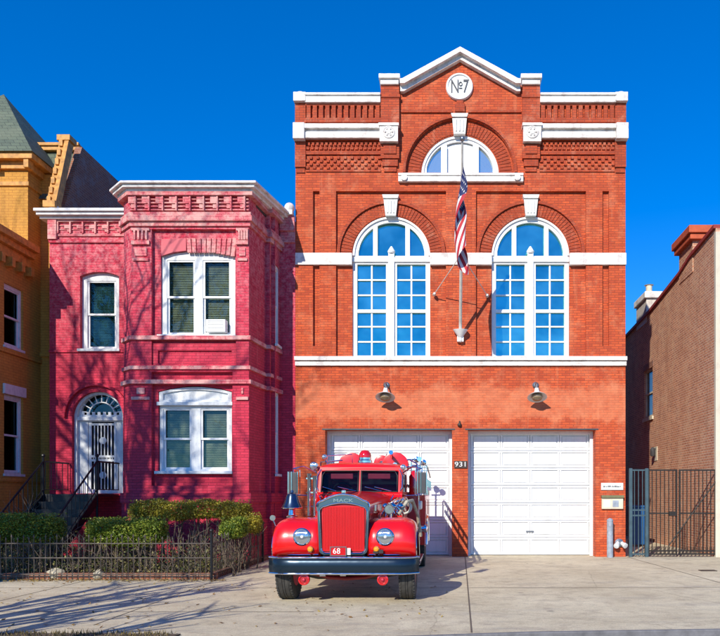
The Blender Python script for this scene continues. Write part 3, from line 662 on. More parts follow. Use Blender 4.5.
for a, b in ((132, 150), (236.5, 248.5)):
    for k in range(4):
        w = (b-a)/4.6; xx = bx(a+2+k*w); mb.box(xx, xx+.05, YB-.05, YB, bz(240), bz(231))
    mb.box(bx(a), bx(b), YB-.05, YB, bz(231), bz(228.5)); mb.box(bx(a), bx(b), YB-.06, YB, bz(245), bz(241)); mb.box(bx(a+1), bx(b-1), YB-.04, YB, bz(261), bz(258.5))
    mb.box(bx(a+3), bx(b-3), YB-.03, YB, bz(256), bz(248))
    MB().box(bx(a), bx(b), YB-.05, YB, bz(400), bz(397)).box(bx(a+5), bx(b-5), YB-.03, YB, bz(394), bz(388)).build('capital', PT, RH)
mb.build('trim_band', PT, RH)
# lintel panel of the upper bay window
mb = MB(); zl = bz(256)
mb.slab([(bx(160), bz(255)), (bx(160), bz(238)), (bx(185), bz(237)), (bx(185), bz(249.5)), (bx(172), bz(251))], [], YB+.07, YB+.11); mb.build('lintel_panel', stained('pink_paint', (.55, .07, .10), (.6, .2, .2), .3), RH)
mb = MB()
for k in range(10):
    a = 186.5+k*4.8; lean = (k-3)*.35; zb = 251.5+max(0, (k-5))*.9
    mb.slab([(bx(a), bz(zb)), (bx(a+4), bz(zb)), (bx(a+4+lean), bz(237)), (bx(a+lean), bz(237))], [], YB+.065, YB+.11)
mb.build('lintel_brick', PT, RH)
# cornices
mb = MB(); mb.band(cpath, .14, bz(193.5), bz(191), .2); mb.band(cpath, .24, bz(191), bz(188), .2); mb.band(cpath, .31, bz(188), ZT, .25)
mb.build('bay_cornice', W, RH, bevel=.012)
mb = MB()
for a, b in ((xA-.28, xL-.37),): mb.box(a+.08, b, YW-.14, YW+.3, wz(220.5), wz(218)); mb.box(a+.04, b, YW-.24, YW+.3, wz(218), wz(215)); mb.box(a, b, YW-.30, YW+.3, wz(215), wz(212))
mb.box(xR+.365, X0-.03, YW-.2, YW+.3, wz(217), wz(210)) if X0-.03 > xR+.4 else None
mb.build('cornice', stained('grey_white', (.62, .62, .62), (.35, .35, .36), .5, 5), RH, bevel=.01)
for xx, dd in ((wx(55), YW-.05), (PX(289.5, YW-.1), YW-.1)):
    MB().ball((xx, dd, wz(213)+.10), .14).box(xx-.10, xx+.10, dd-.11, dd+.11, wz(217), wz(213)+.01).build('ball_finial', M['white_stone'], RH, smooth=True)
mb = MB()
mb.box(xA, xL, YW-.06, YW, wz(222.5), wz(219)); mb.box(xA, xL, YW-.04, YW, wz(236.5), wz(234)); mb.box(xA, wx(58), YW-.10, YW, wz(240), wz(219))
for k in range(6):
    x = wx(58+k*12.5); mb.box(x, x+.04, YW-.07, YW, wz(234), wz(222.5)); mb.box(x-.15, x, YW-.05, YW, wz(229), wz(225.5)); mb.box(x-.08, x, YW-.03, YW, wz(232), wz(229))
for kz in (226, 230): mb.box(xA, xL, YW-.025, YW, wz(kz), wz(kz)+.02)
mb.build('corbel_band', PT, RH); mb = MB()
mb.box(xR, X0-.01, YW-.12, YW, wz(232), wz(217)); mb.box(xR, X0-.01, YW-.06, YW, wz(243), wz(232))
mb.build('corbel_band', PT, RH)
# sash windows
def sash_window(x0, x1, z0, z1, yf, cols, parent=RH, head=.12, blind='blind', axis='y', halfblind=1.0, frame=.055, name_extra=None, mull=.1):
    """x0..x1 is the opening; each column is a sash pair. axis 'x' puts the window in a plane of constant x (yf)"""
    pl = 'xz' if axis == 'y' else 'yz'; s = 1 if axis == 'y' else -1
    def Y(a): return yf+s*a
    hm = z1-.0
    cw = (x1-x0-2*frame-(cols-1)*mull)/cols; zt = z1-.10; zs = z0+.05; zm = (zs+zt)/2
    g = MB(); g.slab(rect(x0, x1, z0, z1), [], Y(.075), Y(.083), pl); win = g.build('window', M['house_glass'], parent)
    holes = [rect(x0+frame+k*(cw+mull), x0+frame+k*(cw+mull)+cw, zs, zt) for k in range(cols)]
    f = MB(); f.slab(seg_arch(x0-.01, x1+.01, z0, z1, head) if head else rect(x0, x1, z0, z1), holes, Y(0), Y(.09), pl); f.build('window_frame', M['old_white_wood'], win, bevel=.005)
    sh = MB()
    for k in range(cols):
        a = x0+frame+k*(cw+mull); b = a+cw; t = .05
        for (za, zb, d) in ((zs, zm+.02, .05), (zm-.02, zt, .02)):
            sh.slab(rect(a, b, za, zb), [rect(a+t, b-t, za+t, zb-t*.8)], Y(d), Y(d+.03), pl)
    sh.build('sash', M['white_paint'], win, bevel=.003)
    bl = MB()
    if blind:
        zb0 = zt-(zt-zs)*halfblind; n = int((zt-zb0)/.045)
        for k in range(n):
            z = zb0+.045*k
            q = [(x0+.03, Y(.14), z), (x1-.03, Y(.14), z), (x1-.03, Y(.17), z+.038), (x0+.03, Y(.17), z+.038)]
            if axis == 'x': q = [(p[1], p[0], p[2]) for p in q]
            bl.add(q, [(0, 1, 2, 3)])
        bl.build('blind', M[blind], win)
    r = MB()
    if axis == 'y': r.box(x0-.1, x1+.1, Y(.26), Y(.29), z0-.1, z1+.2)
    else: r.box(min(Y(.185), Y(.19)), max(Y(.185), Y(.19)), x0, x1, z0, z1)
    r.build('dark_backing', M['room_dark'], win)  # dark panel behind the glass stands in for the unlit room
    si = MB()
    if axis == 'y': si.box(x0-.06, x1+.06, Y(-.20), Y(.02), z0-.075, z0-.002)
    else: si.box(Y(-.1), Y(0), x0-.04, x1+.04, z0-.07, z0-.002)
    si.build('window_sill', M['old_white_wood'], win, bevel=.006)
    return win
w_up = sash_window(bx(159.5), bx(233.5), bz(334.5), bz(254), YB+.17, 2, mull=.2, frame=.12)
w_lo = sash_window(bx(157), bx(230), bz(471), bz(404), YB+.17, 2, head=0, mull=.24, frame=.09)
mb = MB(); mb.slab(seg_arch(bx(157), bx(230), bz(401.5), bz(391.5), .13), [seg_arch(bx(161), bx(226), bz(399), bz(393), .10)], YB+.13, YB+.25); mb.box(bx(155.5), bx(231.5), YB+.06, YB+.25, bz(405), bz(401.5))
mb.slab(seg_arch(bx(161), bx(226), bz(399), bz(393), .10), [], YB+.18, YB+.2)
mb.build('tympanum', M['old_white_wood'], w_lo, bevel=.005)
w_m = sash_window(wx(80.5), wx(118.5), wz(349), wz(276), YW+.12, 1, blind='teal_reflection', frame=.13)  # teal slats stand in for the reflection in this pane
w1 = sash_window(wr[0][0][0], wr[0][1][0], wr[0][0][1], wr[0][2][1], xR2+.07, 1, head=0, axis='x')
w2 = sash_window(wr[1][0][0], wr[1][1][0], wr[1][0][1], wr[1][2][1], xR2+.07, 1, head=0, axis='x')
a = thing('air_conditioner', 'small white window air conditioner in the upper bay window', 'air conditioner', (bx(215), YB+.15, bz(331)))
MB().box(bx(205.5), bx(225), YB+.02, YB+.3, bz(331.5), bz(319)).build('case', M['white_paint'], a, bevel=.01)
mb = MB()
for k in range(6): mb.box(bx(207.5), bx(223), YB+.012, YB+.02, bz(329.5)+k*.045, bz(329.5)+k*.045+.014)
mb.build('grille', M['grey_metal'], a)
# entrance door
yd = YW+.24; mb = MB(); di = dr-.10
def dpoly(r, zb): return [(dcx-r, zb), (dcx+r, zb)]+[(dcx+r*math.cos(math.pi*i/24), wz(417)+r*math.sin(math.pi*i/24)) for i in range(25)]
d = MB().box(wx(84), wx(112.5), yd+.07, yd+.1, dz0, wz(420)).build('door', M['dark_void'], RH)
tr_hole = [(dcx+.82*dr*math.cos(math.pi*i/20), wz(414)+.82*dr*math.sin(math.pi*i/20)) for i in range(21)]
f = MB(); f.slab(dpoly(dr, dz0), [rect(wx(84), wx(113), dz0+.05, wz(421)), [(x, z) for x, z in tr_hole]], yd-.02, yd+.08)
f.slab([(dcx+dr*math.cos(math.pi*i/24), wz(417)+dr*math.sin(math.pi*i/24)) for i in range(25)]+[(dcx+(dr-.07)*math.cos(math.pi*i/24), wz(417)+(dr-.07)*math.sin(math.pi*i/24)) for i in range(24, -1, -1)], [], yd-.12, yd-.02)
f.box(dcx-dr, dcx-dr+.07, yd-.12, yd-.02, dz0, wz(417)); f.box(dcx+dr-.07, dcx+dr, yd-.12, yd-.02, dz0, wz(417))
f.box(dcx-dr, dcx+dr, yd-.10, yd-.02, wz(420), wz(416.5)); f.build('door_frame', M['old_white_wood'], d, bevel=.005)
MB().slab(dpoly(dr-.01, wz(417)), [], yd+.09, yd+.11).build('transom_glass', M['house_glass'], d)
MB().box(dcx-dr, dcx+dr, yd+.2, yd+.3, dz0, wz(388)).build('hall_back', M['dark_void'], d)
g = MB()
ga, gb = wx(84.5), wx(112.5)
for k in range(8): xx = ga+.06+(gb-ga-.12)*k/7; g.box(xx-.014, xx+.014, yd+.0, yd+.03, dz0+.08, wz(423))
for zz in (dz0+.08, wz(456), wz(460), wz(423.5)): g.box(ga, gb, yd-.005, yd+.035, zz-.03, zz+.03)
g.box(ga, ga+.07, yd-.006, yd+.036, dz0+.05, wz(421)); g.box(gb-.07, gb, yd-.006, yd+.036, dz0+.05, wz(421))
for k in range(6): g.lathe([(.06, 0), (.06, .03), (.04, .03)], (ga+.17+(gb-ga-.34)*k/5, yd+.03, wz(458)), (0, -1, 0), 8)
for zz in (wz(440), wz(475)): g.lathe([(.10, 0), (.10, .03), (.07, .035)], ((ga+gb)/2, yd+.03, zz), (0, -1, 0), 12)
g.build('security_grille', M['old_white_wood'], d)
g = MB()
for i in range(9):
    an = math.pi*(i+.5)/9; g.tube([(dcx+.5*dr*math.cos(an), yd-.0, wz(414)+.5*dr*math.sin(an)), (dcx+.82*dr*math.cos(an), yd-.0, wz(414)+.82*dr*math.sin(an))], .015, 6)
g.tube([(dcx+.5*dr*math.cos(math.pi*i/16), yd, wz(414)+.5*dr*math.sin(math.pi*i/16)) for i in range(17)], .018, 6)
for k in range(8): xx = dcx-.5*dr*1.5+dr*1.5*k/7; g.box(xx-.04, xx+.04, yd-.01, yd+.02, wz(415.5), wz(411))
g.build('transom_grille', M['white_paint'], d)
# iron stoop
st = thing('iron_stoop', 'black iron steps and landing with railings climbing to the arched door', 'steps', (dcx, YW-1.5, 0))
LZ = dz0-.02; lx0, lx1 = dcx-.78, dcx+.62; LY = YW-1.25
MB().box(lx0, lx1, LY, YW-.05, LZ-.07, LZ).build('landing', M['black_iron'], st, bevel=.006)
ns = 8
for k in range(ns):
    z = LZ-(k+1)*LZ/(ns+1); y = LY-.26*(k+1)
    MB().box(lx0+.02, lx1-.02, y, y+.28, z-.035, z).box(lx0+.02, lx1-.02, y+.265, y+.28, z, z+LZ/(ns+1)-.035).build('tread', M['black_iron'], st)
for xx in (lx0, lx1):
    yb_ = LY-.26*ns; a = MB(); a.add([(xx-.015, LY, LZ-.28), (xx+.015, LY, LZ-.28), (xx+.015, LY, LZ), (xx-.015, LY, LZ), (xx-.015, yb_, 0), (xx+.015, yb_, 0), (xx+.015, yb_, .24), (xx-.015, yb_, .24)], [(0, 1, 2, 3), (4, 7, 6, 5), (0, 4, 5, 1), (3, 2, 6, 7), (0, 3, 7, 4), (1, 5, 6, 2)])
    a.build('stringer', M['black_iron'], st)
    r = MB(); r.tube([(xx, YW-.05, LZ+.85), (xx, LY, LZ+.85), (xx, yb_, 1.0), (xx, yb_-.15, .9)], .024, 8); r.tube([(xx, YW-.05, LZ+.12), (xx, LY, LZ+.12), (xx, yb_, .3)], .014, 6)
    for k in range(5): yy = YW-.08-k*.27; r.tube([(xx, yy, LZ+.1), (xx, yy, LZ+.85)], .010, 6)
    for k in range(11): t_ = (k+.5)/11; yy = LY+(yb_-LY)*t_; z = LZ+(.22-LZ)*t_; r.tube([(xx, yy, z), (xx, yy, LZ+.85+(1.0-LZ-.85)*t_)], .010, 6)
    r.tube([(xx, LY, 0), (xx, LY, LZ+.97)], .03, 8); r.ball((xx, LY, LZ+1.0), .05, 10, 6); r.tube([(xx, yb_, 0), (xx, yb_, 1.1)], .03, 8); r.ball((xx, yb_, 1.12), .05, 10, 6)
    r.build('railing', M['black_iron'], st)
# ------------------------------------------------------------------ OCHRE HOUSE
OY = 20.0; XO = -11.73
OH = thing('ochre_rowhouse', 'ochre yellow rowhouse with slate turret roof at the left edge', 'rowhouse', (-13, FY, 0))
mb = MB(); OC = M['ochre_paint']
ow = [rect(18.36, 19.18, PZ(348, 18.8), PZ(287, 18.8)), rect(18.36, 19.18, PZ(474, 18.8), PZ(396, 18.8))]
mb.slab(rect(17.4, OY, 0, 8.2), ow, XO-.25, XO, 'yz')                # flank of the lower bay
mb.box(-16, XO-.25, 17.4, 17.65, 0, 8.2); mb.box(-16, XO, 19.4, 22.9, 8.2, 11.0)
mb.box(XO, xA-.01, OY, OY+.3, 0, 10.9); mb.box(-19, -16, 17.8, 23, 0, 11)
for z in (PZ(357, 19), PZ(482, 19)): mb.box(-16, XO+.05, 17.35, OY-.01, z, z+.12)
mb.box(XO, xA-.01, OY-.05, OY, PZ(357, 20), PZ(357, 20)+.12)
mb.build('wall', OC, OH)
mb = MB()
for k, (o_, z0, z1) in enumerate(((.10, 8.0, 8.25), (.22, 8.25, 8.42), (.34, 8.42, 8.6))): mb.box(-16.5, XO+o_, 17.4-o_, 19.395, z0, z1)
for k in range(5): mb.box(XO, XO+.2, 17.55+k*.42, 17.7+k*.42, 7.75, 8.0)
for z0, z1, o_ in ((10.3, 10.42, .05), (10.75, 10.95, .1), (10.95, 11.12, .28)): mb.box(-16.5, XO+o_, 19.4-o_, 23+o_, z0, z1)
for k in range(3): mb.box(XO+.02-k*.9, XO+.16-k*.9, 19.15, 19.4, 10.72, 10.95)
mb.build('cornice', M['golden_trim'], OH, bevel=.01)
# turret roof and mansard
mb = MB(); a = Vector((-13.62, 21.3, 13.95)); q = [(-15.9, 19.05), (XO+.32, 19.05), (XO+.32, 23.3), (-15.9, 23.3)]
mb.add([(x, y, 11.12) for x, y in q]+[tuple(a)], [(0, 1, 4), (1, 2, 4), (2, 3, 4), (3, 0, 4), (3, 2, 1, 0)])
mb.add([(XO-.3, OY-.1, PZ(200, OY)), (-11.1, OY-.1, PZ(200, OY)), (-11.1, OY+.9, 12.0), (XO-2, OY+.9, 12.0)], [(0, 1, 2, 3)])
mb.build('turret_roof', M['slate'], OH)
mb = MB(); mb.box(XO-2, -11.02, OY+.75, OY+1.0, 11.98, 12.16); mb.box(XO-2, -11.02, OY+.70, OY+.8, 12.10, 12.19)
# rake: stepped golden corbels up the party wall
y0_, z0_, y1_, z1_ = 19.42, PZ(209, FY), 20.12, 11.85
mb.slab([(y0_-.14, z0_), (y0_+.10, z0_), (y1_+.10, z1_), (y1_-.14, z1_)], [], -11.18, -10.9, 'yz')
mb.slab([(y0_-.20, z0_), (y0_-.13, z0_), (y1_-.13, z1_), (y1_-.20, z1_)], [], -11.0, -10.88, 'yz')
for k in range(7):
    t_ = (k+.4)/7; y = y0_+(y1_-y0_)*t_; z = z0_+(z1_-z0_)*t_; mb.box(-11.14, -11.03, y-.19, y, z, z+.18)
mb.box(-11.22, -10.84, y1_-.22, y1_+.16, z1_, z1_+.16); mb.box(-11.2, -10.86, y0_-.24, y0_+.1, z0_-.02, z0_+.16)
mb.build('rake_trim', M['golden_trim'], OH, bevel=.01)
MB().slab([(OY-.3, 0), (OY-.3, PZ(207, FY)), (OY+.72, 12.05), (31, 12.05), (31, 0)], [], -11.12, -10.92, 'yz').build('party_wall', M['dark_brick'], OH)
sash_window(ow[0][0][0], ow[0][1][0], ow[0][0][1], ow[0][2][1], XO-.06, 1, parent=OH, head=0, axis='x', blind=None)
sash_window(ow[1][0][0], ow[1][1][0], ow[1][0][1], ow[1][2][1], XO-.06, 1, parent=OH, head=0, axis='x', blind=None)
m2 = MB(); m2.box(XO, XO+.06, 18.3, 19.24, PZ(396, 18.8), PZ(386, 18.8)); m2.build('window_head', M['old_white_wood'], OH, bevel=.01)
# ------------------------------------------------------------------ TAN BRICK BUILDING RIGHT
XW = 7.39
TB = thing('brick_building', 'tan and brown brick side wall building beyond the iron gate at the right', 'building', (XW, FY, 0))
prof = [(FY, 0), (FY, 9.14), (21.4, 8.99), (22.4, 8.78), (25.8, 8.45), (29.3, 8.31), (40, 8.0), (40, 0)]
wn_ = rect(25.45, 26.55, 4.6, 6.4)
mb = MB(); mb.slab(prof, [wn_], XW, XW+.3, 'yz'); mb.box(XW+.3, 16, 39.7, 40, 0, 8); mb.build('wall', M['tan_brick'], TB)
MB().box(XW+.3, 16, FY+.02, 40, 7.6, 7.8).build('roof', M['dark_frame'], TB)
MB().box(XW-.05, 16, FY-.12, FY, 0, 9.0).build('front_wall', stained('cream_front', (.62, .56, .44), (.45, .38, .3), .5), TB)
mb = MB()
for i in range(1, 6):
    (ya, za), (yb_, zb) = prof[i], prof[i+1]
    x0_, x1_ = XW-.07, XW+.38; mb.add([(x0_, ya, za), (x1_, ya, za), (x1_, yb_, zb), (x0_, yb_, zb), (x0_, ya, za+.10), (x1_, ya, za+.10), (x1_, yb_, zb+.10), (x0_, yb_, zb+.10)], [(0, 3, 2, 1), (4, 5, 6, 7), (0, 1, 5, 4), (1, 2, 6, 5), (2, 3, 7, 6), (3, 0, 4, 7)])
mb.build('coping', M['coping_red'], TB)
mb = MB(); mb.box(XW-.02, XW+.62, 21.2, 22.45, 8.5, 9.45); mb.build('chimney', M['tan_brick'], TB)
c1 = MB(); c1.box(XW-.14, XW+.74, 21.05, 22.6, 9.45, 9.62).box(XW-.2, XW+.8, 20.98, 22.68, 9.62, 9.85); c1.build('chimney_cap', M['cap_orange'], bpy.data.objects[TB.children[-1].name], bevel=.02)
MB().box(XW+.1, XW+.4, 21.5, 21.9, 9.85, 10.0).build('chimney_pot', M['cream'], bpy.data.objects[TB.children[-1].name])
mb = MB(); mb.box(XW-.02, XW+.5, 26.2, 27.6, 8.2, 9.1); ch2 = mb.build('chimney', stained('whitewash', (.6, .55, .48), (.3, .2, .16), .6, 4), TB)
MB().box(XW-.1, XW+.58, 26.1, 27.7, 9.1, 9.35).build('chimney_cap', M['white_stone'], ch2, bevel=.03)
MB().lathe([(.14, 0), (.17, .15), (.12, .2), (.12, .4), (.18, .42)], (XW+.25, 26.8, 9.35), n=14).build('chimney_pot', M['cream'], ch2, smooth=True)
wb = sash_window(25.45, 26.55, 4.6, 6.4, XW+.06, 1, parent=TB, head=0, axis='y') if False else None
g = MB(); g.box(XW+.10, XW+.12, 25.45, 26.55, 4.6, 6.4); gw = g.build('window', M['alley_glass'], TB)
f = MB(); f.slab(wn_, [rect(25.53, 26.47, 4.68, 5.47), rect(25.53, 26.47, 5.53, 6.32)], XW+.04, XW+.1, 'yz'); f.build('window_frame', M['cream'], gw)
MB().box(XW-.05, XW+.04, 25.35, 26.65, 4.48, 4.6).build('window_sill', M['cream'], gw)
MB().box(XW-.012, XW, 25.35, 26.65, 6.4, 6.62).build('lintel', M['dark_brick'], gw)
lm = thing('wall_lantern', 'small dark lantern on a pale plate high on the tan brick wall', 'lantern', (XW, 25.0, 3.2))
MB().box(XW-.02, XW, 24.85, 25.25, 2.95, 3.45).build('back_plate', M['cream'], lm)
MB().lathe([(.06, 0), (.09, .05), (.09, .25), (.03, .33)], (XW-.13, 25.0, 3.1), n=10).box(XW-.13, XW-.02, 24.98, 25.02, 3.36, 3.4).build('lantern_body', M['dark_frame'], lm, smooth=True)
# rear garden wall at the end of the alley
# blue wheeled bin in alley
bn = thing('wheeled_bin', 'blue wheeled bin standing in the alley behind the gate', 'bin', (PX(637.5, 23.5), 23.5, 0))
cx = PX(637.5, 23.5)
b = MB(); b.add([(cx-.22, 23.25, .06), (cx+.22, 23.25, .06), (cx+.22, 23.75, .06), (cx-.22, 23.75, .06), (cx-.28, 23.18, 1.3), (cx+.28, 23.18, 1.3), (cx+.28, 23.85, 1.3), (cx-.28, 23.85, 1.3)], [(0, 3, 2, 1), (4, 5, 6, 7), (0, 1, 5, 4), (1, 2, 6, 5), (2, 3, 7, 6), (3, 0, 4, 7)]); b.build('bin_body', M['bin_blue'], bn, bevel=.02)
MB().box(cx-.3, cx+.3, 23.15, 23.88, 1.3, 1.37).box(cx-.24, cx+.24, 23.86, 23.93, 1.22, 1.28).build('lid', M['bin_blue'], bn, bevel=.02)
for s in (-1, 1): MB().lathe([(.1, -.03), (.1, .03)], (cx+s*.2, 23.8, .1), (1, 0, 0), 14).build('wheel', M['rubber'], bn)
# ---- iron gate
GY = FY-.06; gx = lambda p: PX(p, GY); GZ = PZ(469.5, GY)
gt = thing('iron_gate', 'tall barred iron double gate closing the alley right of the firehouse', 'gate', (gx(672), GY, 0))
for px in (630.5, 646.5): MB().box(gx(px)-.045, gx(px)+.045, GY-.045, GY+.045, 0, GZ+.03).build('gate_post', M['teal_iron'], gt, bevel=.005)
MB().box(gx(719), gx(719)+.09, GY-.045, GY+.045, 0, GZ+.05).build('gate_post', M['gate_iron'], gt)
b = MB()
for px in (634.5, 638.5, 642.5): b.tube([(gx(px), GY, .03), (gx(px), GY, GZ)], .014, 6)
for z in (GZ-.02, 1.15, 1.3, .08): b.box(gx(631), gx(646), GY-.015, GY+.015, z-.02, z+.02)
b.build('side_panel', M['teal_iron'], gt)
for (a, c_) in ((648, 677), (679, 718.5)):
    b = MB(); a_, c2 = gx(a), gx(c_); n = int((c_-a)/3.9)
    b.box(a_, a_+.04, GY-.02, GY+.02, .05, GZ); b.box(c2-.04, c2, GY-.02, GY+.02, .05, GZ)
    for k in range(1, n): xx = a_+(c2-a_)*k/n; b.tube([(xx, GY, .08), (xx, GY, GZ-.02)], .0135, 6)
    for z in (.08, .17, 1.21, GZ-.02): b.box(a_, c2, GY-.016, GY+.016, z-.02, z+.02)
    for k in range(n*2): xx = a_+(c2-a_)*(k+.5)/n/2; b.tube([(xx, GY, .08), (xx, GY, .28)], .007, 5)
    b.build('gate_leaf', M['gate_iron'], gt)
MB().tube([(gx(668), GY-.03, fz(546)), (gx(718), GY-.03, fz(478))], .018, 6).build('diagonal_bar', M['gate_iron'], gt)  # plain iron bar running diagonally across the gate
MB().box(gx(668.5), gx(676), GY-.06, GY+.03, fz(516), fz(511.5)).build('lock_box', M['gate_iron'], gt, bevel=.005)
# ------------------------------------------------------------------ low iron fence
FN = 14.05; XE = -4.8
fe = thing('iron_fence', 'low rusty wrought iron fence around the planted front yard', 'fence', (XE, FN, 0))
def fence_run(p0, p1, name='picket_panel'):
    p0, p1 = Vector(p0), Vector(p1); d = p1-p0; n = int(d.length/.11); b = MB()
    for k in range(1, n):
        p = p0+d*k/n; h = .80+.05*(k % 2)+random.uniform(-.01, .01); l = random.uniform(-.012, .012); b.tube([(p.x, p.y, 0.0), (p.x+l, p.y+l, h)], .0075, 5); b.lathe([(.008, 0), (.017, .03), (.001, .08)], (p.x+l, p.y+l, h), n=5, caps=False)
    for z in (.12, .45, .74): b.tube([(p0.x, p0.y, z), (p1.x, p1.y, z)], .012, 6)
    b.build(name, M['fence_iron'], fe)
fence_run((-14, FN), (-9.6, FN)); fence_run((-9.6, FN), (XE, FN)); fence_run((XE, FN), (XE, 17.9))
for x, y in ((-9.6, FN), (XE, FN), (XE, 16.0), (XE, 17.9)):
    MB().tube([(x, y, 0), (x, y, .98)], .028, 8).ball((x, y, 1.0), .045, 10, 6).build('fence_post', M['black_iron'], fe, smooth=True)
mb = MB(); mb.box(-14, XE+.06, FN+.10, FN+.22, 0, .13); mb.box(XE-.12, XE-.02, FN+.22, 19, 0, .13)
o = mb.build('bed_edging', brick('edging_brick', (.30, .10, .05), (.2, .07, .04), (.3, .27, .22)), None); tag(o, 'low brick edging along the inside of the iron fence', 'edging')
# ------------------------------------------------------------------ hedges and shrubs
def hedge(name, x0, x1, y0, y1, z0, z1, nleaf, mat, label, rnd=.5, stems=16, group=None, lumps=.025, cat='hedge'):
    cx, cy, cz = (x0+x1)/2, (y0+y1)/2, (z0+z1)/2; hx, hy, hz = (x1-x0)/2, (y1-y0)/2, (z1-z0)/2
    o = thing(name, label, cat, (cx, cy, 0), group)
    mb = MB(); ph = [random.uniform(0, 6.28) for _ in range(6)]
    nleaf = int(nleaf*1.7)
    for _ in range(nleaf):
        while True:
            a, b, c = (random.uniform(-1, 1) for _ in range(3)); e = 4 if rnd < .6 else 2.3
            rr = abs(a)**(e*1.6)+abs(b)**e+abs(c)**e
            if rr < 1 and (rr > .25 or random.random() < .3): break
        x, y, z = cx+a*hx, cy+b*hy, cz+c*hz
        w = lumps*(math.sin(x*5+ph[0])+math.sin(x*11+ph[1]+z*6)*.6+math.sin(y*9+ph[2])*.6)
        leaf_quads(mb, (x, y+random.gauss(0, .015), z+w+random.gauss(0, .018)), random.uniform(.016, .034), .22)
    for _ in range(int(nleaf*.015)):   # stray shoots
        a = random.uniform(-1, 1); leaf_quads(mb, (cx+a*hx*1.02, cy+random.uniform(-1, 1)*hy, z1+random.uniform(0, .04)), .025)
    mb.build('foliage', mat, o)
    mb = MB()
    for k in range(stems):
        x = cx+random.uniform(-.85, .85)*hx; y = cy+random.uniform(-.6, .6)*hy; p = Vector((x, y, 0)); pts = [p.copy()]; zt = z0+.15
        for j in range(4): p = p+Vector((random.gauss(0, .05), random.gauss(0, .05), zt/4)); pts.append(p.copy())
        mb.tube(pts, [.02, .016, .013, .01, .007], 5)
        for j in range(3):
            q = pts[random.randint(1, 3)]; mb.tube([q, q+Vector((random.gauss(0, .15), random.gauss(0, .1), random.uniform(.1, .3)))], [.008, .004], 4)
    mb.build('stem', M['twig'], o)
    return o
hedge('hedge', PX(-30, 14.8), PX(62, 14.8), 14.45, 15.2, PZ(543, 14.8), PZ(515, 14.8), 8500, M['leaf_green'], 'clipped green hedge at the left end of the yard', stems=26)
hedge('hedge', PX(89, 14.8), PX(165, 14.8), 14.45, 15.2, PZ(545, 14.8), PZ(519, 14.8), 7500, M['leaf_green'], 'clipped green hedge in front of the stoop, low and close to the fence', stems=24)
hedge('hedge', PX(131, 16.4), PX(251, 16.4), 16.0, 16.8, PZ(519, 16.4), PZ(501.5, 16.4), 9500, M['leaf_yellow'], 'long flat topped yellowish hedge under the bay window', stems=34, lumps=.03)
hedge('round_shrub', PX(220, 15.4), PX(248, 15.4), 15.1, 15.7, PZ(539, 15.4), PZ(519, 15.4), 2600, M['leaf_green'], 'small rounded green shrub in front of the long hedge', rnd=.9, stems=8, cat='shrub')
hedge('round_shrub', PX(243, 16.2), PX(262, 16.2), 15.9, 16.5, PZ(532, 16.2), PZ(514, 16.2), 1500, M['leaf_yellow'], 'small yellow leaved shrub at the right end of the long hedge', rnd=.9, stems=6, cat='shrub')
def bare_shrub(x, y, h, n, label, spread=.35):
    o = thing('bare_shrub', label, 'shrub', (x, y, 0), 'leafless shrubs in the yard'); mb = MB()
    for k in range(n):
        a = random.uniform(0, 6.28); p = Vector((x+random.gauss(0, .05), y+random.gauss(0, .05), 0)); d = Vector((math.cos(a)*spread, math.sin(a)*spread, 1)).normalized(); pts = [p.copy()]
        for j in range(5): d = (d+Vector((random.gauss(0, .15), random.gauss(0, .15), random.gauss(0, .05)))).normalized(); p = p+d*h/5; pts.append(p.copy())
        mb.tube(pts, [.012, .01, .008, .006, .004, .002], 4)
        for j in range(4):
            q = pts[random.randint(1, 4)]; e = Vector((random.gauss(0, 1), random.gauss(0, 1), abs(random.gauss(0, .8))+.4)).normalized()*h*.3; mb.tube([q, q+e*.5, q+e+Vector((0, 0, .03))], [.006, .004, .002], 4)
    mb.build('branches', M['twig'], o)
for x, y, h, n, l in ((PX(30, 15.6), 15.6, 1.75, 14, 'tall leafless shrub with pale twigs left of the stoop'), (PX(75, 14.6), 14.6, 1.0, 12, 'leafless shrub in the gap between the two low hedges'),
                      (PX(185, 14.8), 14.8, 1.0, 8, 'leafless shrub right of the low hedges beside the fence'), (PX(205, 15.6), 15.6, 1.1, 8, 'leafless shrub under the long yellowish hedge'), (PX(235, 14.9), 14.9, 0.8, 7, 'leafless shrub at the fence corner near the truck')):
    bare_shrub(x, y, h, n, l)
mb = MB()
for _ in range(900):
    x = random.uniform(-10.5, -4.95); y = random.uniform(14.25, 16.6); h = random.uniform(.15, .6); p = Vector((x, y, .0)); q = p+Vector((random.gauss(0, .12), random.gauss(0, .08), h*.6)); mb.tube([p, q, q+Vector((random.gauss(0, .12), random.gauss(0, .08), h*.4))], [.006, .005, .002], 3, False)
mb.cm = 1
for _ in range(9000):
    x = random.uniform(-10.5, -4.9); y = random.uniform(14.2, 16.8); z = abs(random.gauss(0, .30)); leaf_quads(mb, (x, y, z+.02), random.uniform(.02, .04))
tag(mb.build('undergrowth', [M['twig'], leafmat('leaf_ivy', (.06, .09, .02), (.14, .15, .04), (.34, .28, .09))]), kind='stuff')
for px, d_, s, l in ((57, 14.25, .16, 'pale yellow stone lying inside the fence left of the low hedge gap'), (99, 14.2, .13, 'pale rounded stone at the foot of the fence under the second low hedge')):
    mb = MB(); mb.ball((PX(px, d_), d_, s*.6), s, 9, 6, .8)
    for v in mb.v: v += Vector((random.gauss(0, .02), random.gauss(0, .01), random.gauss(0, .015)))
    tag(mb.build('stone', M['hose_tan'], smooth=True), l, 'stone')
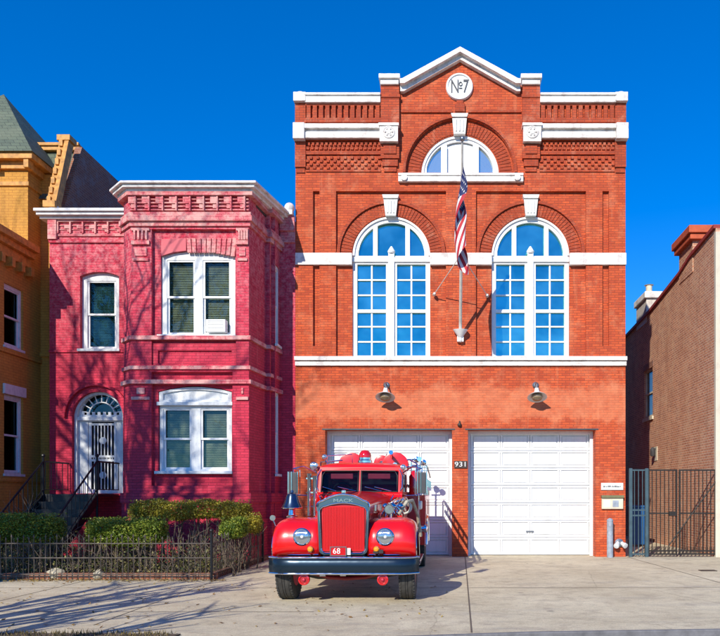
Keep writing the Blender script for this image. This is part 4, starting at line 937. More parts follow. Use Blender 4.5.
# ------------------------------------------------------------------ street trees (bare, left of the frame; their shadows fall across the yard)
def tree(x, y, h, seed, label, lean=(-.06, 0), first=.33, r0=.2):
    rnd = random.Random(seed); o = thing('street_tree', label, 'tree', (x, y, 0), 'bare street trees by the kerb')
    tr = MB(); cr = MB()
    def grow(mb, p, d, L, r, lvl):
        pts = [p.copy()]; rs = [r]; n = 4; kids = []
        for i in range(n):
            d = (d+Vector((rnd.gauss(0, .10), rnd.gauss(0, .10), .06+rnd.gauss(0, .05)))).normalized(); p = p+d*L/n; pts.append(p.copy()); rs.append(r*(1-.38*(i+1)/n)); kids.append((p.copy(), d.copy(), rs[-1]))
        mb.tube(pts, rs, 8 if lvl < 2 else 4 if lvl < 4 else 3, False)
        if lvl >= 6: return
        nk = 3 if lvl < 4 else 2
        for j in range(nk):
            kp, kd, kr = kids[-1] if j == 0 else kids[rnd.randint(1, 3)]
            ax = kd.orthogonal().normalized(); ax.rotate(Matrix.Rotation(rnd.uniform(0, 6.28), 3, kd)); ang = R(rnd.uniform(15, 25) if j == 0 else rnd.uniform(30, 55))
            nd = kd.copy(); nd.rotate(Matrix.Rotation(ang, 3, ax)); nd.x += lean[0]; nd.normalize()
            grow(cr, kp, nd, L*rnd.uniform(.62, .8), kr*.88, lvl+1)
    base = Vector((x, y, 0)); top = Vector((x+lean[0]*2, y, h*first)); tr.tube([base, base+Vector((0, 0, .15)), base.lerp(top, .5), top], [r0*1.4, r0, r0*.9, r0*.8], 12, False)
    for k in range(4):
        a = k*1.57+rnd.uniform(0, .8); d = Vector((math.cos(a)*.5+lean[0], math.sin(a)*.5, 1)).normalized(); grow(cr, top, d, h*.24, r0*.55, 1)
    tr.build('trunk', M['bark'], o, smooth=True); cr.build('crown', M['bark'], o)
tree(-12.4, 5.8, 14, 3, 'bare street tree nearest the firehouse, just left of the picture', (-.15, -.03), r0=.30)
tree(-12.6, 6.2, 14.5, 11, 'bare street tree farther left along the kerb', (-.05, -.03), r0=.30)
tree(-14.0, 2.6, 18, 5, 'tall bare tree across the street at the left', (-.04, 0), r0=.36)
def multistem(x, y, h, n, seed, label):
    rnd = random.Random(seed); o = thing('small_tree', label, 'tree', (x, y, 0), 'small bare trees by the kerb'); tr = MB(); cr = MB()
    for k in range(n):
        a = rnd.uniform(0, 6.28); p = Vector((x+rnd.gauss(0, .12), y+rnd.gauss(0, .12), 0)); d = Vector((math.cos(a)*.22-.05, math.sin(a)*.25, 1)).normalized(); pts = [p.copy()]
        for j in range(5): d = (d+Vector((rnd.gauss(0, .06), rnd.gauss(0, .08), .03))).normalized(); p = p+d*h/5; pts.append(p.copy())
        tr.tube(pts, [.10, .09, .08, .07, .05, .02], 8)
        for j in range(6):
            i = rnd.randint(2, 4); q = pts[i].lerp(pts[i+1], rnd.random()); e = Vector((rnd.gauss(0, .5), rnd.gauss(0, .6), rnd.uniform(.5, 1))).normalized()*h*rnd.uniform(.15, .32)
            cr.tube([q, q+e*.5+Vector((0, 0, -.03)), q+e], [.035, .026, .008], 4)
            for m in range(3): f = q+e*rnd.uniform(.3, .9); g = Vector((rnd.gauss(0, 1), rnd.gauss(0, 1), rnd.uniform(0, 1.5))).normalized()*.35; cr.tube([f, f+g], [.01, .003], 3)
    tr.build('trunk', M['bark'], o, smooth=True); cr.build('crown', M['bark'], o)
multistem(-7.0, 8.0, 3.4, 5, 4, 'small bare many stemmed tree in the planting strip, nearer the driveway')
multistem(-7.6, 6.3, 4.4, 6, 9, 'small bare many stemmed tree in the planting strip, farther from the driveway')
multistem(-6.3, 5.2, 3.6, 5, 2, 'small bare many stemmed tree right at the street edge')
#TRUCK
exec_truck = True
TX, TY = -1.68, 10.9
T = (TX, TY, 0)
TR = thing('fire_engine', 'vintage red fire engine with chrome bumper parked facing the street', 'fire engine', T)
RED, CHR, BLK = M['truck_red'], M['chrome'], M['truck_black']
def mt(): return MB(T)
# bumper
mb = mt(); NB = 18; rows = []
for i in range(NB+1):
    x = -1.19+2.38*i/NB; e = abs(x)/1.19; yb = .02+.16*max(0, (e-.72)/.28)**2
    rows.append([(x, yb+dy, z) for dy, z in ((.075, .735), (.03, .735), (.0, .715), (-.02, .68), (-.028, .61), (-.02, .535), (.0, .495), (.03, .48), (.075, .48))])
mb.grid(rows); bp = mb.build('bumper', M['bumper_steel'], TR, smooth=True, solid=.008)
mb = mt()
for z in (.735, .483): mb.tube([(r[0][0], r[0][1]-.065, z) for r in rows], .017, 8)
mb.build('bumper_rim', CHR, bp, smooth=True)
# fenders
def fender(s):
    prof = [(.14, .76), (.10, .90), (.10, 1.03), (.145, 1.17), (.25, 1.285), (.42, 1.345), (.62, 1.36), (.84, 1.33), (1.05, 1.22), (1.22, 1.05), (1.36, .84), (1.5, .62), (1.64, .5)]
    cy, cz = .72, .62; rows = []
    for y, z in prof:
        row = []
        for k in range(13):
            if k < 5: x = .37+.50*k/4; sc = 1
            else: a = R(90*(k-4)/8); x = .87+.27*math.sin(a); sc = 1-.21*(1-math.cos(a))
            sc *= 1-.015*(1-k/12) if k < 5 else 1
            row.append((s*x, cy+(y-cy)*(1-(1-sc)*.55), cz+(z-cz)*sc))
        lx = s*1.145; last = row[-1]; row.append((lx, last[1]+(.02 if y < cy else -.02), last[2]-.03)); rows.append(row)
    m = mt(); m.grid(rows if s > 0 else rows); f = m.build('front_fender', RED, TR, smooth=True, angle=60, fix=True, solid=.012)
    m = mt(); m.tube([(s*.40, prof[0][0]-.006, .775), (s*.7, prof[0][0]-.008, .77), (s*1.0, prof[0][0]+.02, .77), (s*1.13, prof[0][0]+.10, .775)], .012, 6)
    m.tube([(r[-1][0], r[-1][1], r[-1][2]) for r in rows], .010, 6); m.build('fender_trim', CHR, f, smooth=True)
    # inner liner
    return f
for s in (-1, 1): fender(s)
# headlights
for s in (-1, 1):
    c = (s*.655, .125, 1.06)
    h = mt().lathe([(.0, .16), (.09, .15), (.135, .08), (.142, .0), (.142, -.03), (.125, -.045), (.115, -.035)], c, (0, 1, 0), 26, caps=False).build('headlight', CHR, TR, smooth=True)
    mt().lathe([(.118, -.035), (.08, -.058), (.04, -.066), (.001, -.068)], c, (0, 1, 0), 26, caps=False).build('lens', M['headlamp_glass'], h, smooth=True)
    mt().ball((c[0]+.01, c[1]-.06, c[2]+.0), .028, 10, 6).build('bulb', M['letter_white'], h, smooth=True)
    t_ = mt().lathe([(.05, .05), (.052, 0), (.045, -.01)], (s*.52, .09, .865), (0, 1, 0), 16).build('turn_signal', CHR, TR, smooth=True)
    mt().lathe([(.045, -.01), (.03, -.028), (.001, -.033)], (s*.52, .09, .865), (0, 1, 0), 16, caps=False).build('lens', M['amber'], t_, smooth=True)
    r_ = mt().lathe([(.085, .06), (.09, 0), (.088, -.02), (.065, -.025), (.06, -.01)], (s*.62, .10, .385), (0, 1, 0), 22, caps=False).build('fog_lamp', M['lens_red'], TR, smooth=True)
    mt().lathe([(.06, -.01), (.001, -.012)], (s*.62, .10, .385), (0, 1, 0), 22, caps=False).build('reflector', M['truck_red_dark'], r_)
    mt().lathe([(.028, -.01), (.02, -.03), (.001, -.035)], (s*.62, .09, .385), (0, 1, 0), 12, caps=False).build('bulb', M['seat_pink'], r_)
    mt().box(s*.62-.012, s*.62+.012, .1, .14, .46, .50).build('lamp_bracket', CHR, r_)
# small rectangular marker plates
mt().box(.47, .55, .06, .075, .80, .83).box(.56, .63, .065, .08, .80, .86).build('marker_plate', BLK, TR)
# radiator
def rad(hw, zb, zs, crown, n=16, rb=.08):
    pts = []
    for i in range(5): a = R(180+90*i/4); pts.append((-hw*.93+rb+rb*math.cos(a), zb+rb+rb*math.sin(a)))
    for i in range(5): a = R(270+90*i/4); pts.append((hw*.93-rb+rb*math.cos(a), zb+rb+rb*math.sin(a)))
    rt = .09
    for i in range(5): a = R(90*i/4); pts.append((hw-rt+rt*math.cos(a), zs-rt+rt*math.sin(a)))
    for i in range(1, n): t = i/n; x = (hw-rt)*(1-2*t); pts.append((x, zs+crown*(1-(x/(hw-rt))**2)))
    for i in range(5): a = R(90+90*i/4); pts.append((-hw+rt+rt*math.cos(a), zs-rt+rt*math.sin(a)))
    return pts
mb = mt(); mb.slab(rad(.41, .78, 1.62, .10), [rad(.372, .80, 1.545, .05)], .08, .26)
rs = mb.build('radiator_shell', M['shell_steel'], TR, bevel=.018, smooth=True)
rows_top = [(x, .075, z) for x, z in rad(.412, .78, 1.625, .10) if z > 1.4]
mt().tube(rows_top, .018, 8).build('shell_trim', CHR, rs, smooth=True)
mb = mt(); p0 = [(x, .085, z) for x, z in rad(.372, .80, 1.545, .05)]; mb.tube(p0+[p0[0]], .011, 6); mb.build('inner_trim', CHR, rs, smooth=True)
mb = mt(); mb.slab(rad(.37, .802, 1.543, .05), [], .12, .16); gr = mb.build('radiator_panel', M['truck_red_dark'], TR)
mb = mt()
for k in range(27): x = -.32+.64*k/26; mb.box(x-.009, x+.009, .100, .12, .85, 1.53)
for z in (.845, 1.535): mb.box(-.33, .33, .102, .12, z-.008, z+.008)
mb.build('grille_bar', M['truck_red'], gr)
mt().text('MACK', (0, .078, 1.63), .075, .01, 1.5).build('nameplate', CHR, rs)
# number plate
pl = mt().box(-.20, .05, .055, .07, .765, .905).build('number_plate', M['lens_red'], TR, bevel=.006)
mt().text('68', (-.10, .052, .835), .125, .006, 1.0).build('lettering', M['letter_white'], pl)
mb = mt(); mb.slab(rect(-.205, .055, .76, .91), [rect(-.19, .04, .775, .895)], .05, .056); mb.build('plate_frame', CHR, pl)
mt().box(.065, .12, .055, .07, .775, .885).build('marker_plate', M['letter_white'], TR, bevel=.004)
# hood: loft from shell to cowl
mb = mt(); rows = []
for y, hw, zs, cr in ((.22, .395, 1.60, .10), (.7, .43, 1.63, .10), (1.3, .50, 1.67, .09), (1.75, .58, 1.70, .08), (1.95, .64, 1.72, .07)):
    row = [(-hw, y, .95), (-hw, y, 1.3)]+[(x, y, z) for x, z in rad(hw, .8, zs, cr)[10:][::-1] if z > 1.3]+[(hw, y, 1.3), (hw, y, .95)]
    rows.append(row)
mb.grid(rows); hd = mb.build('hood', RED, TR, smooth=True, angle=50, fix=True)
mt().tube([(0, .2, 1.735), (0, 1.0, 1.745), (0, 1.93, 1.795)], .012, 6).build('hood_hinge', CHR, hd)
orn = mt(); orn.box(-.035, .035, .10, .2, 1.74, 1.80); orn.build('hood_ornament', CHR, hd, bevel=.015)
mb = mt()
for s in (-1, 1):
    for k in range(7): mb.box(s*.50, s*.525, .6+k*.13, .66+k*.13, 1.15, 1.42)
mb.build('hood_louvre', M['truck_red_dark'], hd)
# cab shell
HW = .80
mb = mt()
side = [(1.95, .72), (1.93, 1.55), (1.97, 1.74), (2.02, 1.77), (2.17, 2.19), (2.24, 2.23), (2.34, 2.27), (3.0, 2.30), (3.35, 2.28), (3.48, 2.2), (3.52, 2.0), (3.52, .72)]
door_win = [(2.22, 1.78), (2.32, 2.12), (3.2, 2.12), (3.2, 1.78)]
for s in (-1, 1): mb.slab(side, [door_win], s*HW-(.05 if s > 0 else 0), s*HW+(0 if s > 0 else .05), 'yz')
# roof loft with crown
def crown(hw, zc, y): return [(hw*math.sin(R(-90+180*k/14)) if True else 0, y, zc-.10*(1-math.cos(R(-90+180*k/14)))**1.6) for k in range(15)]
rows = [crown(HW, z, y) for y, z in ((2.17, 2.20), (2.20, 2.25), (2.28, 2.305), (2.42, 2.335), (2.9, 2.35), (3.3, 2.33), (3.45, 2.27), (3.52, 2.18))]
mb.grid(rows)
# windshield wall with openings
def wsy(z): return 2.02+(z-1.77)*.15/.42
for zz0, zz1, x0_, x1_ in ((1.70, 1.77, -HW, HW), (2.18, 2.24, -HW, HW), (1.77, 2.18, -HW, -.72), (1.77, 2.18, .72, HW), (1.77, 2.18, -.010, .010)):
    mb.add([(x0_, wsy(zz0), zz0), (x1_, wsy(zz0), zz0), (x1_, wsy(zz1), zz1), (x0_, wsy(zz1), zz1), (x0_, wsy(zz0)+.05, zz0), (x1_, wsy(zz0)+.05, zz0), (x1_, wsy(zz1)+.05, zz1), (x0_, wsy(zz1)+.05, zz1)], [(0, 1, 2, 3), (7, 6, 5, 4), (0, 4, 5, 1), (3, 2, 6, 7), (0, 3, 7, 4), (1, 5, 6, 2)])
mb.box(-HW+.05, HW-.05, 1.95, 2.0, .75, 1.74); mb.box(-HW+.05, HW-.05, 3.46, 3.51, .75, 2.2); mb.box(-HW+.05, HW-.05, 2.0, 3.46, .72, .78)
mb.add([(-HW, 1.95, 1.55), (HW, 1.95, 1.55), (HW, 2.02, 1.77), (-HW, 2.02, 1.77), (-HW, 1.90, 1.68), (HW, 1.90, 1.68)], [(0, 1, 5, 4), (4, 5, 2, 3)])
cab = mb.build('cab', RED, TR, smooth=True, angle=35, fix=False)
mb = mt(); mb.add([(-.73, wsy(1.76)+.02, 1.76), (.73, wsy(1.76)+.02, 1.76), (.73, wsy(2.19)+.02, 2.19), (-.73, wsy(2.19)+.02, 2.19)], [(0, 1, 2, 3)])
ws = mb.build('windshield', M['windshield_glass'], TR)
mb = mt()
for s in (-1, 1):
    x0_, x1_ = (s*.03, s*.70); y = lambda z: wsy(z)-.004
    q = [(x0_, y(1.782), 1.782), (x1_, y(1.782), 1.782), (x1_, y(2.08), 2.08), (x1_-s*.05, y(2.165), 2.165), (x0_, y(2.17), 2.17)]; mb.tube(q+[q[0]], .012, 5)
mb.build('rubber_seal', BLK, ws)
for xa, xb in ((-.42, -.68), (-.05, -.40), (.42, .10), (.60, .28)):
    mt().tube([(xa, wsy(1.78)-.03, 1.79), (xb, wsy(1.87)-.02, 1.87)], .007, 5).build('wiper', CHR, ws)
for s in (-1, 1):
    mt().box(s*(HW-.03), s*(HW-.02), 2.2, 3.22, 1.76, 2.14).build('side_glass', M['windshield_glass'], TR)
    dr_ = mt().box(s*HW, s*(HW+.012), 2.15, 3.25, .85, 1.74).build('cab_door', RED, TR, bevel=.006)
    mt().tube([(s*(HW+.012), 3.05, 1.6), (s*(HW+.05), 3.05, 1.6), (s*(HW+.05), 2.92, 1.6)], .012, 6).build('handle', CHR, dr_)
# interior
for s in (-1, 1): mt().box(s*.14, s*.56, 2.21, 2.23, 2.02, 2.12).build('sun_visor', M['seat_pink'], TR, bevel=.015)
mt().box(-.7, .7, 2.95, 3.12, 1.2, 1.93).box(-.7, .7, 2.5, 3.0, 1.1, 1.3).build('seat', M['seat_pink'], TR, bevel=.06)
mb = mt(); mb.tube([(-.38+.2*math.cos(k*.3142), 2.45+.06*math.sin(k*.3142), 1.78+.17*math.sin(k*.3142)) for k in range(21)], .014, 6); mb.build('steering_wheel', BLK, TR)
mt().box(-.75, .75, 2.06, 2.3, 1.55, 1.76).build('dashboard', BLK, TR)
# roof beacon, lamps
bc = mt().lathe([(.14, 0), (.14, .04), (.12, .06), (.12, .10)], (.02, 2.75, 2.35), n=22).build('beacon_base', CHR, TR, smooth=True)
mt().lathe([(.115, 0), (.12, .04), (.11, .08), (.08, .125), (.04, .145), (.001, .15)], (.02, 2.75, 2.45), n=22, caps=False).build('beacon_dome', M['lens_red'], bc, smooth=True)
for x, y, z, r in ((-.86, 2.12, 2.26, .075), (-.70, 2.35, 2.44, .05), (.80, 2.2, 2.24, .055)):
    l_ = mt().lathe([(.001, .16), (r*.6, .14), (r, .05), (r, -.02), (r*.9, -.03)], (x, y, z), (0, 1, 0), 18, caps=False).tube([(x, y+.06, z-.06), (x+.06*(-1 if x > 0 else 1), y+.08, z-.16)], .012, 6).build('spotlight', CHR, TR, smooth=True)
    mt().lathe([(r*.9, -.03), (r*.5, -.045), (.001, -.05)], (x, y, z), (0, 1, 0), 18, caps=False).build('lens', M['headlamp_glass'], l_, smooth=True)
mt().tube([(-.68, 2.45, 2.47), (-.2, 2.5, 2.50), (-.2, 2.55, 2.34)], .012, 6).tube([(-.68, 2.45, 2.47), (-.68, 2.5, 2.28)], .012, 6).build('roof_rail', CHR, TR)
# mirrors
for s in (-1, 1):
    x = s*1.17; y = 1.75
    m = mt().box(x-.075, x+.075, y, y+.03, 1.75, 2.13).build('mirror', M['dark_frame'], TR, bevel=.012)
    mm = mt(); q = [(x-.085, y+.01, 1.74), (x+.085, y+.01, 1.74), (x+.085, y+.01, 2.14), (x-.085, y+.01, 2.14)]; mm.tube(q+[q[0]], .010, 6); mm.tube([(x-.02, y-.01, 1.74), (x-.02, y-.01, 2.14)], .008, 6); mm.build('mirror_frame', CHR, m)
    mt().box(x-.07, x+.07, y+.03, y+.034, 1.76, 2.12).build('mirror_glass', M['headlamp_glass'], m)
    a = mt(); a.tube([(s*HW, y+.35, 2.13), (s*1.0, y+.1, 2.24), (x, y+.05, 2.20), (x, y+.04, 2.12)], .012, 6); a.tube([(s*HW, y+.3, 1.70), (x, y+.04, 1.72), (x, y+.04, 1.78)], .012, 6)
    a.tube([(x-s*.12, y+.04, 1.72), (x-s*.12, y+.04, 2.17), (x, y+.04, 2.2)], .009, 6); a.build('mirror_arm', CHR, m, smooth=True)
# chrome stacks beside the hood left (from camera), bell on the fender
mb = mt()
for x, z1 in ((-.82, 2.10), (-.72, 2.06)): mb.tube([(x, 1.5, 1.35), (x, 1.5, z1-.1), (x, 1.5, z1)], [.035, .035, .045], 12)
for z in (1.5, 1.75, 2.0): mb.box(-.87, -.68, 1.48, 1.52, z, z+.025)
mb.build('air_horn_stack', CHR, TR, smooth=True)
bl = mt().lathe([(.17, 0), (.155, .03), (.12, .10), (.10, .18), (.075, .235), (.03, .26), (.025, .30)], (-.98, .85, 1.50), n=26).build('bell', M['bell_metal'], TR, smooth=True)
mt().lathe([(.175, -.01), (.178, .005), (.17, .012)], (-.98, .85, 1.50), n=26).build('bell_rim', CHR, bl)
mt().tube([(-.98, .85, 1.33), (-.98, .85, 1.5)], [.07, .05], 12).lathe([(.10, 0), (.10, .02), (.06, .04)], (-.98, .85, 1.345), n=16).build('bell_stand', CHR, bl, smooth=True)
mt().tube([(-1.13, .35, 1.22), (-1.17, .33, 1.32)], .01, 6).lathe([(.045, -.02), (.045, .01)], (-1.17, .33, 1.35), (0, 1, 0), 14).build('fender_mirror', CHR, TR, smooth=True)
mb = mt()   # siren and pipes between hood and right fender
mb.lathe([(.08, -.18), (.085, -.17), (.07, -.06), (.05, 0), (.06, .1), (.04, .16)], (.66, .95, 1.48), (0, 1, 0), 20)
mb.tube([(.66, .95, 1.5), (.66, .95, 1.34)], .03, 8)
sr = mb.build('siren', CHR, TR, smooth=True); mt().lathe([(.078, -.182), (.03, -.17), (.001, -.17)], (.66, .95, 1.48), (0, 1, 0), 18, caps=False).build('siren_mouth', BLK, sr)
mb = mt()
for k in range(4): mb.tube([(.50+.03*k, 1.2+.1*k, 1.36), (.62+.08*k, 1.15+.12*k, 1.56+.03*k), (.74+.05*k, 1.5+.05*k, 1.66), (.78+.06*k, 1.9, 1.6-.04*k)], .022, 8)
mb.build('hose_pipe', CHR, TR, smooth=True)
mb = mt(); mb.tube([(.78, 1.2, 1.38), (.92, 1.35, 1.60), (1.0, 1.7, 1.62), (1.08, 2.0, 1.35), (1.13, 2.2, .95)], .032, 12); mb.build('soft_hose', M['hose_tan'], TR, smooth=True)
for s in (-1, 1):   # hood latches, bolts, grab handles on the cowl
    m = mt()
    for y in (.45, 1.0, 1.6): m.box(s*(.43+.06*y), s*(.455+.06*y), y-.02, y+.02, 1.46, 1.56)
    m.tube([(s*.62, 1.80, 1.66), (s*.66, 1.72, 1.72), (s*.66, 1.60, 1.70), (s*.62, 1.55, 1.62)], .012, 6); m.build('hood_latch', CHR, TR, smooth=True)
    m = mt()
    for k in range(6): m.ball((s*(.44+.13*k), .135+.004*k, .815), .011, 8, 5)
    for k in range(5): m.ball((s*.385, .13+.05*k, .95+.09*k), .010, 8, 5)
    m.build('fender_bolt', M['truck_red_dark'], TR)
    m = mt(); m.tube([(s*.73, wsy(2.2)-.01, 2.2), (s*.79, wsy(2.1)-.03, 2.08), (s*.79, wsy(1.9)-.03, 1.86), (s*.76, wsy(1.8)-.01, 1.80)], .010, 6); m.build('grab_handle', CHR, TR, smooth=True)
m = mt()   # plumbing and coiled line between the hood and the right fender
for k in range(5): m.tube([(.52+.05*k, .9+.12*k, 1.35), (.56+.05*k, 1.0+.12*k, 1.46+.02*(k % 3)), (.66+.05*k, 1.1+.12*k, 1.50-.02*(k % 2)), (.74+.04*k, 1.2+.12*k, 1.36)], .014, 6)
for k in range(3): m.lathe([(.04, 0), (.055, .01), (.055, .03), (.03, .05)], (.58+.12*k, 1.0+.1*k, 1.52), (.1, -.6, 1), 12)
m.build('valve_piping', CHR, TR, smooth=True)
m = mt()
for a in range(3): m.tube([(.86+.11*math.cos(k*.35)+.01*a, 1.55+.05*a, 1.50+.11*math.sin(k*.35)) for k in range(19)], .016, 6)
m.build('rope_coil', M['rope_white'], TR, smooth=True)
m = mt()   # wire basket at the pump section
for k in range(7): m.tube([(1.02, 3.55+.0*k, 1.82+.08*k), (1.20, 3.55, 1.82+.08*k)], .007, 5); m.tube([(1.20, 3.55, 1.82+.08*k), (1.20, 4.0, 1.82+.08*k)], .007, 5)
for k in range(5): m.tube([(1.02+.045*k, 3.55, 1.80), (1.02+.045*k, 3.55, 2.34)], .007, 5)
m.tube([(.60, 3.56, 2.30), (1.02, 3.56, 2.30)], .014, 6); m.tube([(.88, 3.56, 1.78), (.88, 3.56, 2.46)], .016, 6); m.tube([(1.1, 3.6, 2.42), (1.02, 3.6, 2.20), (.9, 3.6, 2.10)], .02, 6)
m.build('wire_basket', CHR, TR)
mt().tube([(.70, 3.6, 2.0), (.82, 3.58, 1.9), (.97, 3.56, 2.0), (1.0, 3.56, 1.86)], .03, 8).build('hand_line', M['hose_tan'], TR, smooth=True)
# wheels
def wheel(x, y, r, w, name='wheel', dual=False):
    n = 40; tr = mt(); prof = [(r*.56, -w*.42), (r*.80, -w*.5), (r*.93, -w*.47), (r*.985, -w*.38), (r, -w*.33), (r*.985, -w*.30), (r, -w*.27), (r, -w*.10), (r*.98, -w*.07), (r, -w*.04), (r, w*.04), (r*.98, w*.07), (r, w*.10), (r, w*.27), (r*.985, w*.30), (r, w*.33), (r*.985, w*.38), (r*.93, w*.47), (r*.80, w*.5), (r*.56, w*.42)]
    wh = thing_part = None
    rim = mt().lathe([(r*.57, -w*.43), (r*.55, -w*.30), (r*.30, -w*.15), (r*.28, w*.15), (r*.55, w*.30), (r*.57, w*.43)], (x, y, r), (1, 0, 0), 30)
    s = 1 if x > 0 else -1
    for k in range(8): a = k*math.pi/4; rim.lathe([(.02, 0), (.02, .04)], (x+s*w*.14, y+r*.22*math.cos(a), r+r*.22*math.sin(a)), (s, 0, 0), 8)
    rim.lathe([(.10, 0), (.08, .08), (.02, .10)], (x+s*w*.12, y, r), (s, 0, 0), 16)
    wo_ = rim.build('wheel', RED, TR, smooth=True)
    tr.lathe(prof, (x, y, r), (1, 0, 0), 48, caps=False)
    for k in range(44):   # tread blocks
        a = 2*math.pi*k/44; c = Vector((x, y+r*math.cos(a)*1.0, r+r*math.sin(a)*1.0)); tv = Vector((0, -math.sin(a), math.cos(a)))*.018; rv = Vector((0, math.cos(a), math.sin(a)))
        for s_ in (-1, 1):
            x0_, x1_ = s_*w*.36, s_*w*.46
            vs = [c+Vector((xx, 0, 0))+tv*q+rv*h for h in (-.03, .0) for (xx, q) in ((x0_, -1), (x1_, -1), (x1_, 1), (x0_, 1))]
            tr.add(vs, [(0, 3, 2, 1), (4, 5, 6, 7), (0, 1, 5, 4), (1, 2, 6, 5), (2, 3, 7, 6), (3, 0, 4, 7)])
    tr.build('tyre', M['rubber'], wo_, smooth=True, angle=30)
WRR = .50
for s in (-1, 1):
    wheel(s*.985, .72, WRR, .27); wheel(s*.95, 6.0, WRR, .27); wheel(s*.62, 6.0, WRR, .27)
# chassis
mb = mt(); mb.tube([(-.85, .72, .45), (-.5, .66, .38), (.5, .66, .38), (.85, .72, .45)], .055, 10); mb.build('axle', BLK, TR, smooth=True); mb = mt(); mb.tube([(-.85, 6.0, .5), (.85, 6.0, .5)], .09, 12); mb.lathe([(.05, -.25), (.2, -.1), (.2, .1), (.05, .25)], (0, 6.0, .5), (0, 1, 0), 16)
mb.build('axle', BLK, TR, smooth=True)
mb = mt(); mb.box(-.45, -.37, .1, 7.9, .50, .72); mb.box(.37, .45, .1, 7.9, .50, .72); mb.box(-.37, .37, .15, .25, .5, .66); mb.box(-.37, .37, 7.7, 7.8, .5, .66)
mb.tube([(-.62, .5, .46), (-.3, .48, .38), (.0, .48, .36), (.3, .48, .38), (.62, .5, .46)], .035, 8); mb.build('chassis_frame', M['frame_red'], TR)
mb = mt(); mb.box(-.3, .3, .35, 1.9, .6, 1.2); mb.tube([(-.2, .3, .5), (-.2, 5.5, .45)], .06, 8); mb.box(-.33, .33, .17, .3, .7, 1.45); mb.box(-.98, -.5, 1.2, 1.9, .55, .9); mb.box(.5, .98, 1.2, 1.9, .55, .9)
mb.build('engine_block', BLK, TR)
for x, y, z in ((-.32, .05, .44), (.0, .05, .445)): mt().box(x-.05, x+.05, y, y+.04, z, z+.035).build('tow_hook', CHR, TR, bevel=.01)
# running board
for s in (-1, 1): mt().box(s*.8, s*1.14, 1.62, 3.5, .46, .51).build('running_board', CHR, TR, bevel=.01)
# pump section and body
mb = mt(); mb.box(-1.02, 1.02, 3.62, 4.7, .62, 1.78); pp_ = mb.build('pump_panel', M['truck_red_dark'], TR, bevel=.02)
for s in (-1, 1):
    mt().box(s*1.02, s*1.035, 3.7, 4.62, .75, 1.7).build('control_panel', CHR, pp_)
    g_ = mt()
    for k in range(3): g_.lathe([(.09, 0), (.09, .03), (.07, .035)], (s*1.035, 3.9+k*.27, 1.5), (s, 0, 0), 16)
    g_.build('gauge', M['letter_white'], pp_)
    g_ = mt()
    for k in range(3): g_.lathe([(.06, 0), (.06, .10), (.085, .10), (.085, .15), (.001, .16)], (s*1.035, 3.9+k*.27, 1.0), (s, 0, 0), 14)
    g_.build('outlet', CHR, pp_)
mb = mt(); arc = [(6.0+.66*math.cos(R(a)), .55+.66*math.sin(R(a))) for a in range(180, -1, -12)]
bodyside = [(4.72, .60), (5.30, .60)]+arc[1:-1]+[(6.7, .60), (8.0, .60), (8.0, 1.72), (4.72, 1.72)]
for s in (-1, 1): mb.slab(bodyside, [], s*1.12-(.04 if s > 0 else 0), s*1.12+(0 if s > 0 else .04), 'yz')
mb.box(-1.08, 1.08, 4.72, 4.78, .6, 1.72); mb.box(-1.08, 1.08, 7.94, 8.0, .6, 1.72); mb.box(-1.08, 1.08, 4.78, 7.94, 1.2, 1.26)
bd_ = mb.build('hose_body', RED, TR, bevel=.008)
for s in (-1, 1):
    m = mt(); m.tube([(s*1.13, y, z+.02) for y, z in arc], .03, 8); m.build('rear_fender_trim', CHR, bd_, smooth=True)
    m = mt(); m.box(s*1.12, s*1.13, 4.85, 5.25, .9, 1.6); m.box(s*1.12, s*1.13, 6.8, 7.85, .75, 1.6); m.build('locker_door', M['truck_red_dark'], bd_, bevel=.01)
    # grab rails, z about 2.2
    m = mt(); m.tube([(s*1.1, 4.8, 1.72), (s*1.1, 4.8, 2.12), (s*1.1, 4.9, 2.2), (s*1.1, 7.95, 2.2), (s*1.1, 8.0, 2.1), (s*1.1, 8.0, 1.6)], .02, 8)
    for y in (5.6, 6.4, 7.2): m.tube([(s*1.1, y, 1.72), (s*1.1, y, 2.2)], .015, 6)
    m.build('grab_rail', CHR, TR, smooth=True)
MB(T).box(-1.05, 1.05, 8.0, 8.25, .45, .5).build('tailboard', CHR, TR)
# hose load
m = mt()
for k in range(9): m.box(-.9+k*.2, -.73+k*.2, 4.9, 7.85, 1.26, 1.62+.05*math.sin(k*2.1))
m.build('hose_load', M['hose_tan'], TR, bevel=.03)
# hose reels
for cx, r, zr in ((-.40, .27, 2.38), (.54, .27, 2.38), (.22, .17, 2.44)):
    yr = 3.95 if cx < 0 else 3.75 if cx > .3 else 4.2
    w_ = .15
    m = mt()
    for s in (-1, 1): m.lathe([(r, -.012), (r, .012), (r*.9, .02), (.06, .02)], (cx, yr+s*w_, zr-.04), (0, s, 0), 30)
    m.lathe([(.12, -w_), (.12, w_)], (cx, yr, zr-.04), (0, 1, 0), 16)
    rl = m.build('hose_reel', RED, TR, smooth=True)
    m = mt(); m.lathe([(r*.8, -w_+.03), (r*.84, 0), (r*.8, w_-.03)], (cx, yr, zr-.04), (0, 1, 0), 24); m.build('reel_hose', M['truck_red_dark'], rl)
    m = mt(); m.box(cx-.04, cx+.04, yr-w_-.05, yr-w_-.03, 1.78, zr); m.box(cx-.04, cx+.04, yr+w_+.03, yr+w_+.05, 1.78, zr); m.lathe([(.06, 0), (.05, .04)], (cx, yr-w_-.02, zr-.04), (0, -1, 0), 14); m.build('reel_bracket', CHR, rl)
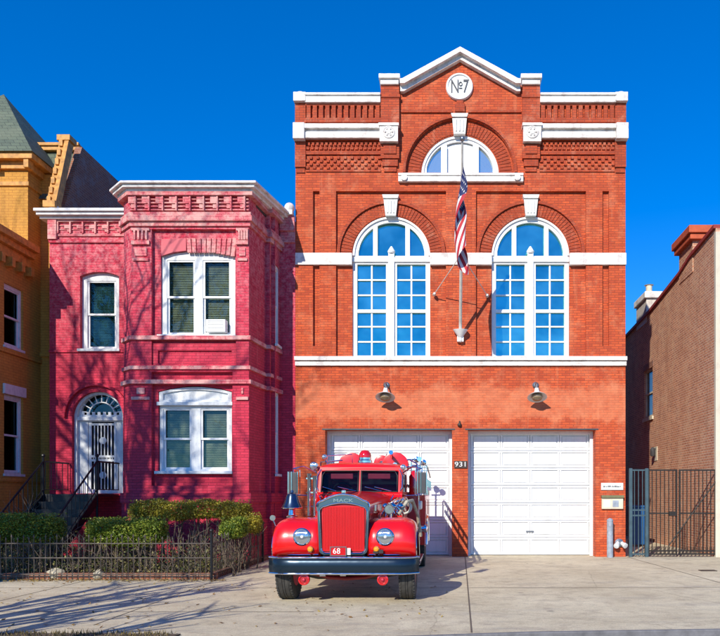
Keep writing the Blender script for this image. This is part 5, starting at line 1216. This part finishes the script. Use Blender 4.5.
# deck gun
m = mt(); m.lathe([(.10, 0), (.07, .1), (.06, .5)], (.42, 4.0, 1.78), n=14); m.tube([(.30, 4.0, 2.3), (.36, 4.0, 2.46), (.46, 4.0, 2.50), (.56, 4.0, 2.44), (.56, 4.0, 2.3), (.44, 4.0, 2.24), (.30, 4.0, 2.3)], .035, 10)
m.tube([(.44, 4.0, 2.42), (.48, 3.5, 2.52), (.5, 3.1, 2.56)], [.05, .035, .025], 12); m.lathe([(.03, 0), (.045, .02), (.045, .08)], (.5, 3.12, 2.56), (0, -1, .1), 12)
m.tube([(.30, 3.9, 2.48), (.34, 3.85, 2.58), (.40, 3.85, 2.55)], .012, 6); m.build('deck_gun', CHR, TR, smooth=True)
# ladder hung on the right side, tools
ld = mt()
for z in (1.86, 2.10): ld.box(1.14, 1.18, 4.1, 8.0, z-.035, z+.035)
for k in range(12): ld.tube([(1.16, 4.3+k*.32, 1.86), (1.16, 4.3+k*.32, 2.10)], .016, 6)
ld.build('side_ladder', CHR, TR)
m = mt(); m.tube([(1.0, 3.5, 1.8), (1.0, 3.5, 2.36), (.86, 3.5, 2.44)], .018, 8).tube([(.55, 3.6, 2.44), (1.05, 3.6, 2.46), (1.2, 3.9, 2.32), (1.25, 4.3, 2.1)], .016, 8).tube([(-.55, 3.6, 2.44), (-1.0, 3.6, 2.40), (-1.05, 3.6, 1.8)], .016, 8)
m.lathe([(.05, 0), (.05, .05)], (1.05, 3.55, 2.46), (0, -1, 0), 12); m.build('pump_rail', CHR, TR, smooth=True)
mt().lathe([(.09, 0), (.10, .05), (.10, .38), (.05, .46), (.03, .50)], (.93, 3.55, 1.72), n=16).build('fire_extinguisher', M['lens_red'], TR, smooth=True)
m = mt(); m.tube([(.78, 7.7, 1.6), (.78, 7.7, 2.48)], .025, 8); m.tube([(.66, 7.7, 2.50), (.90, 7.7, 2.50)], .02, 8)
for x, z in ((.80, 2.66), (.97, 2.58)): m.lathe([(.001, .08), (.07, .05), (.085, -.03), (.001, -.05)], (x, 7.7, z), (0, 1, 0), 14, caps=False)
m.tube([(.78, 7.7, 2.48), (.80, 7.7, 2.62)], .015, 6); m.tube([(.90, 7.7, 2.50), (.97, 7.7, 2.56)], .015, 6)
m.build('rear_floodlight', CHR, TR, smooth=True)
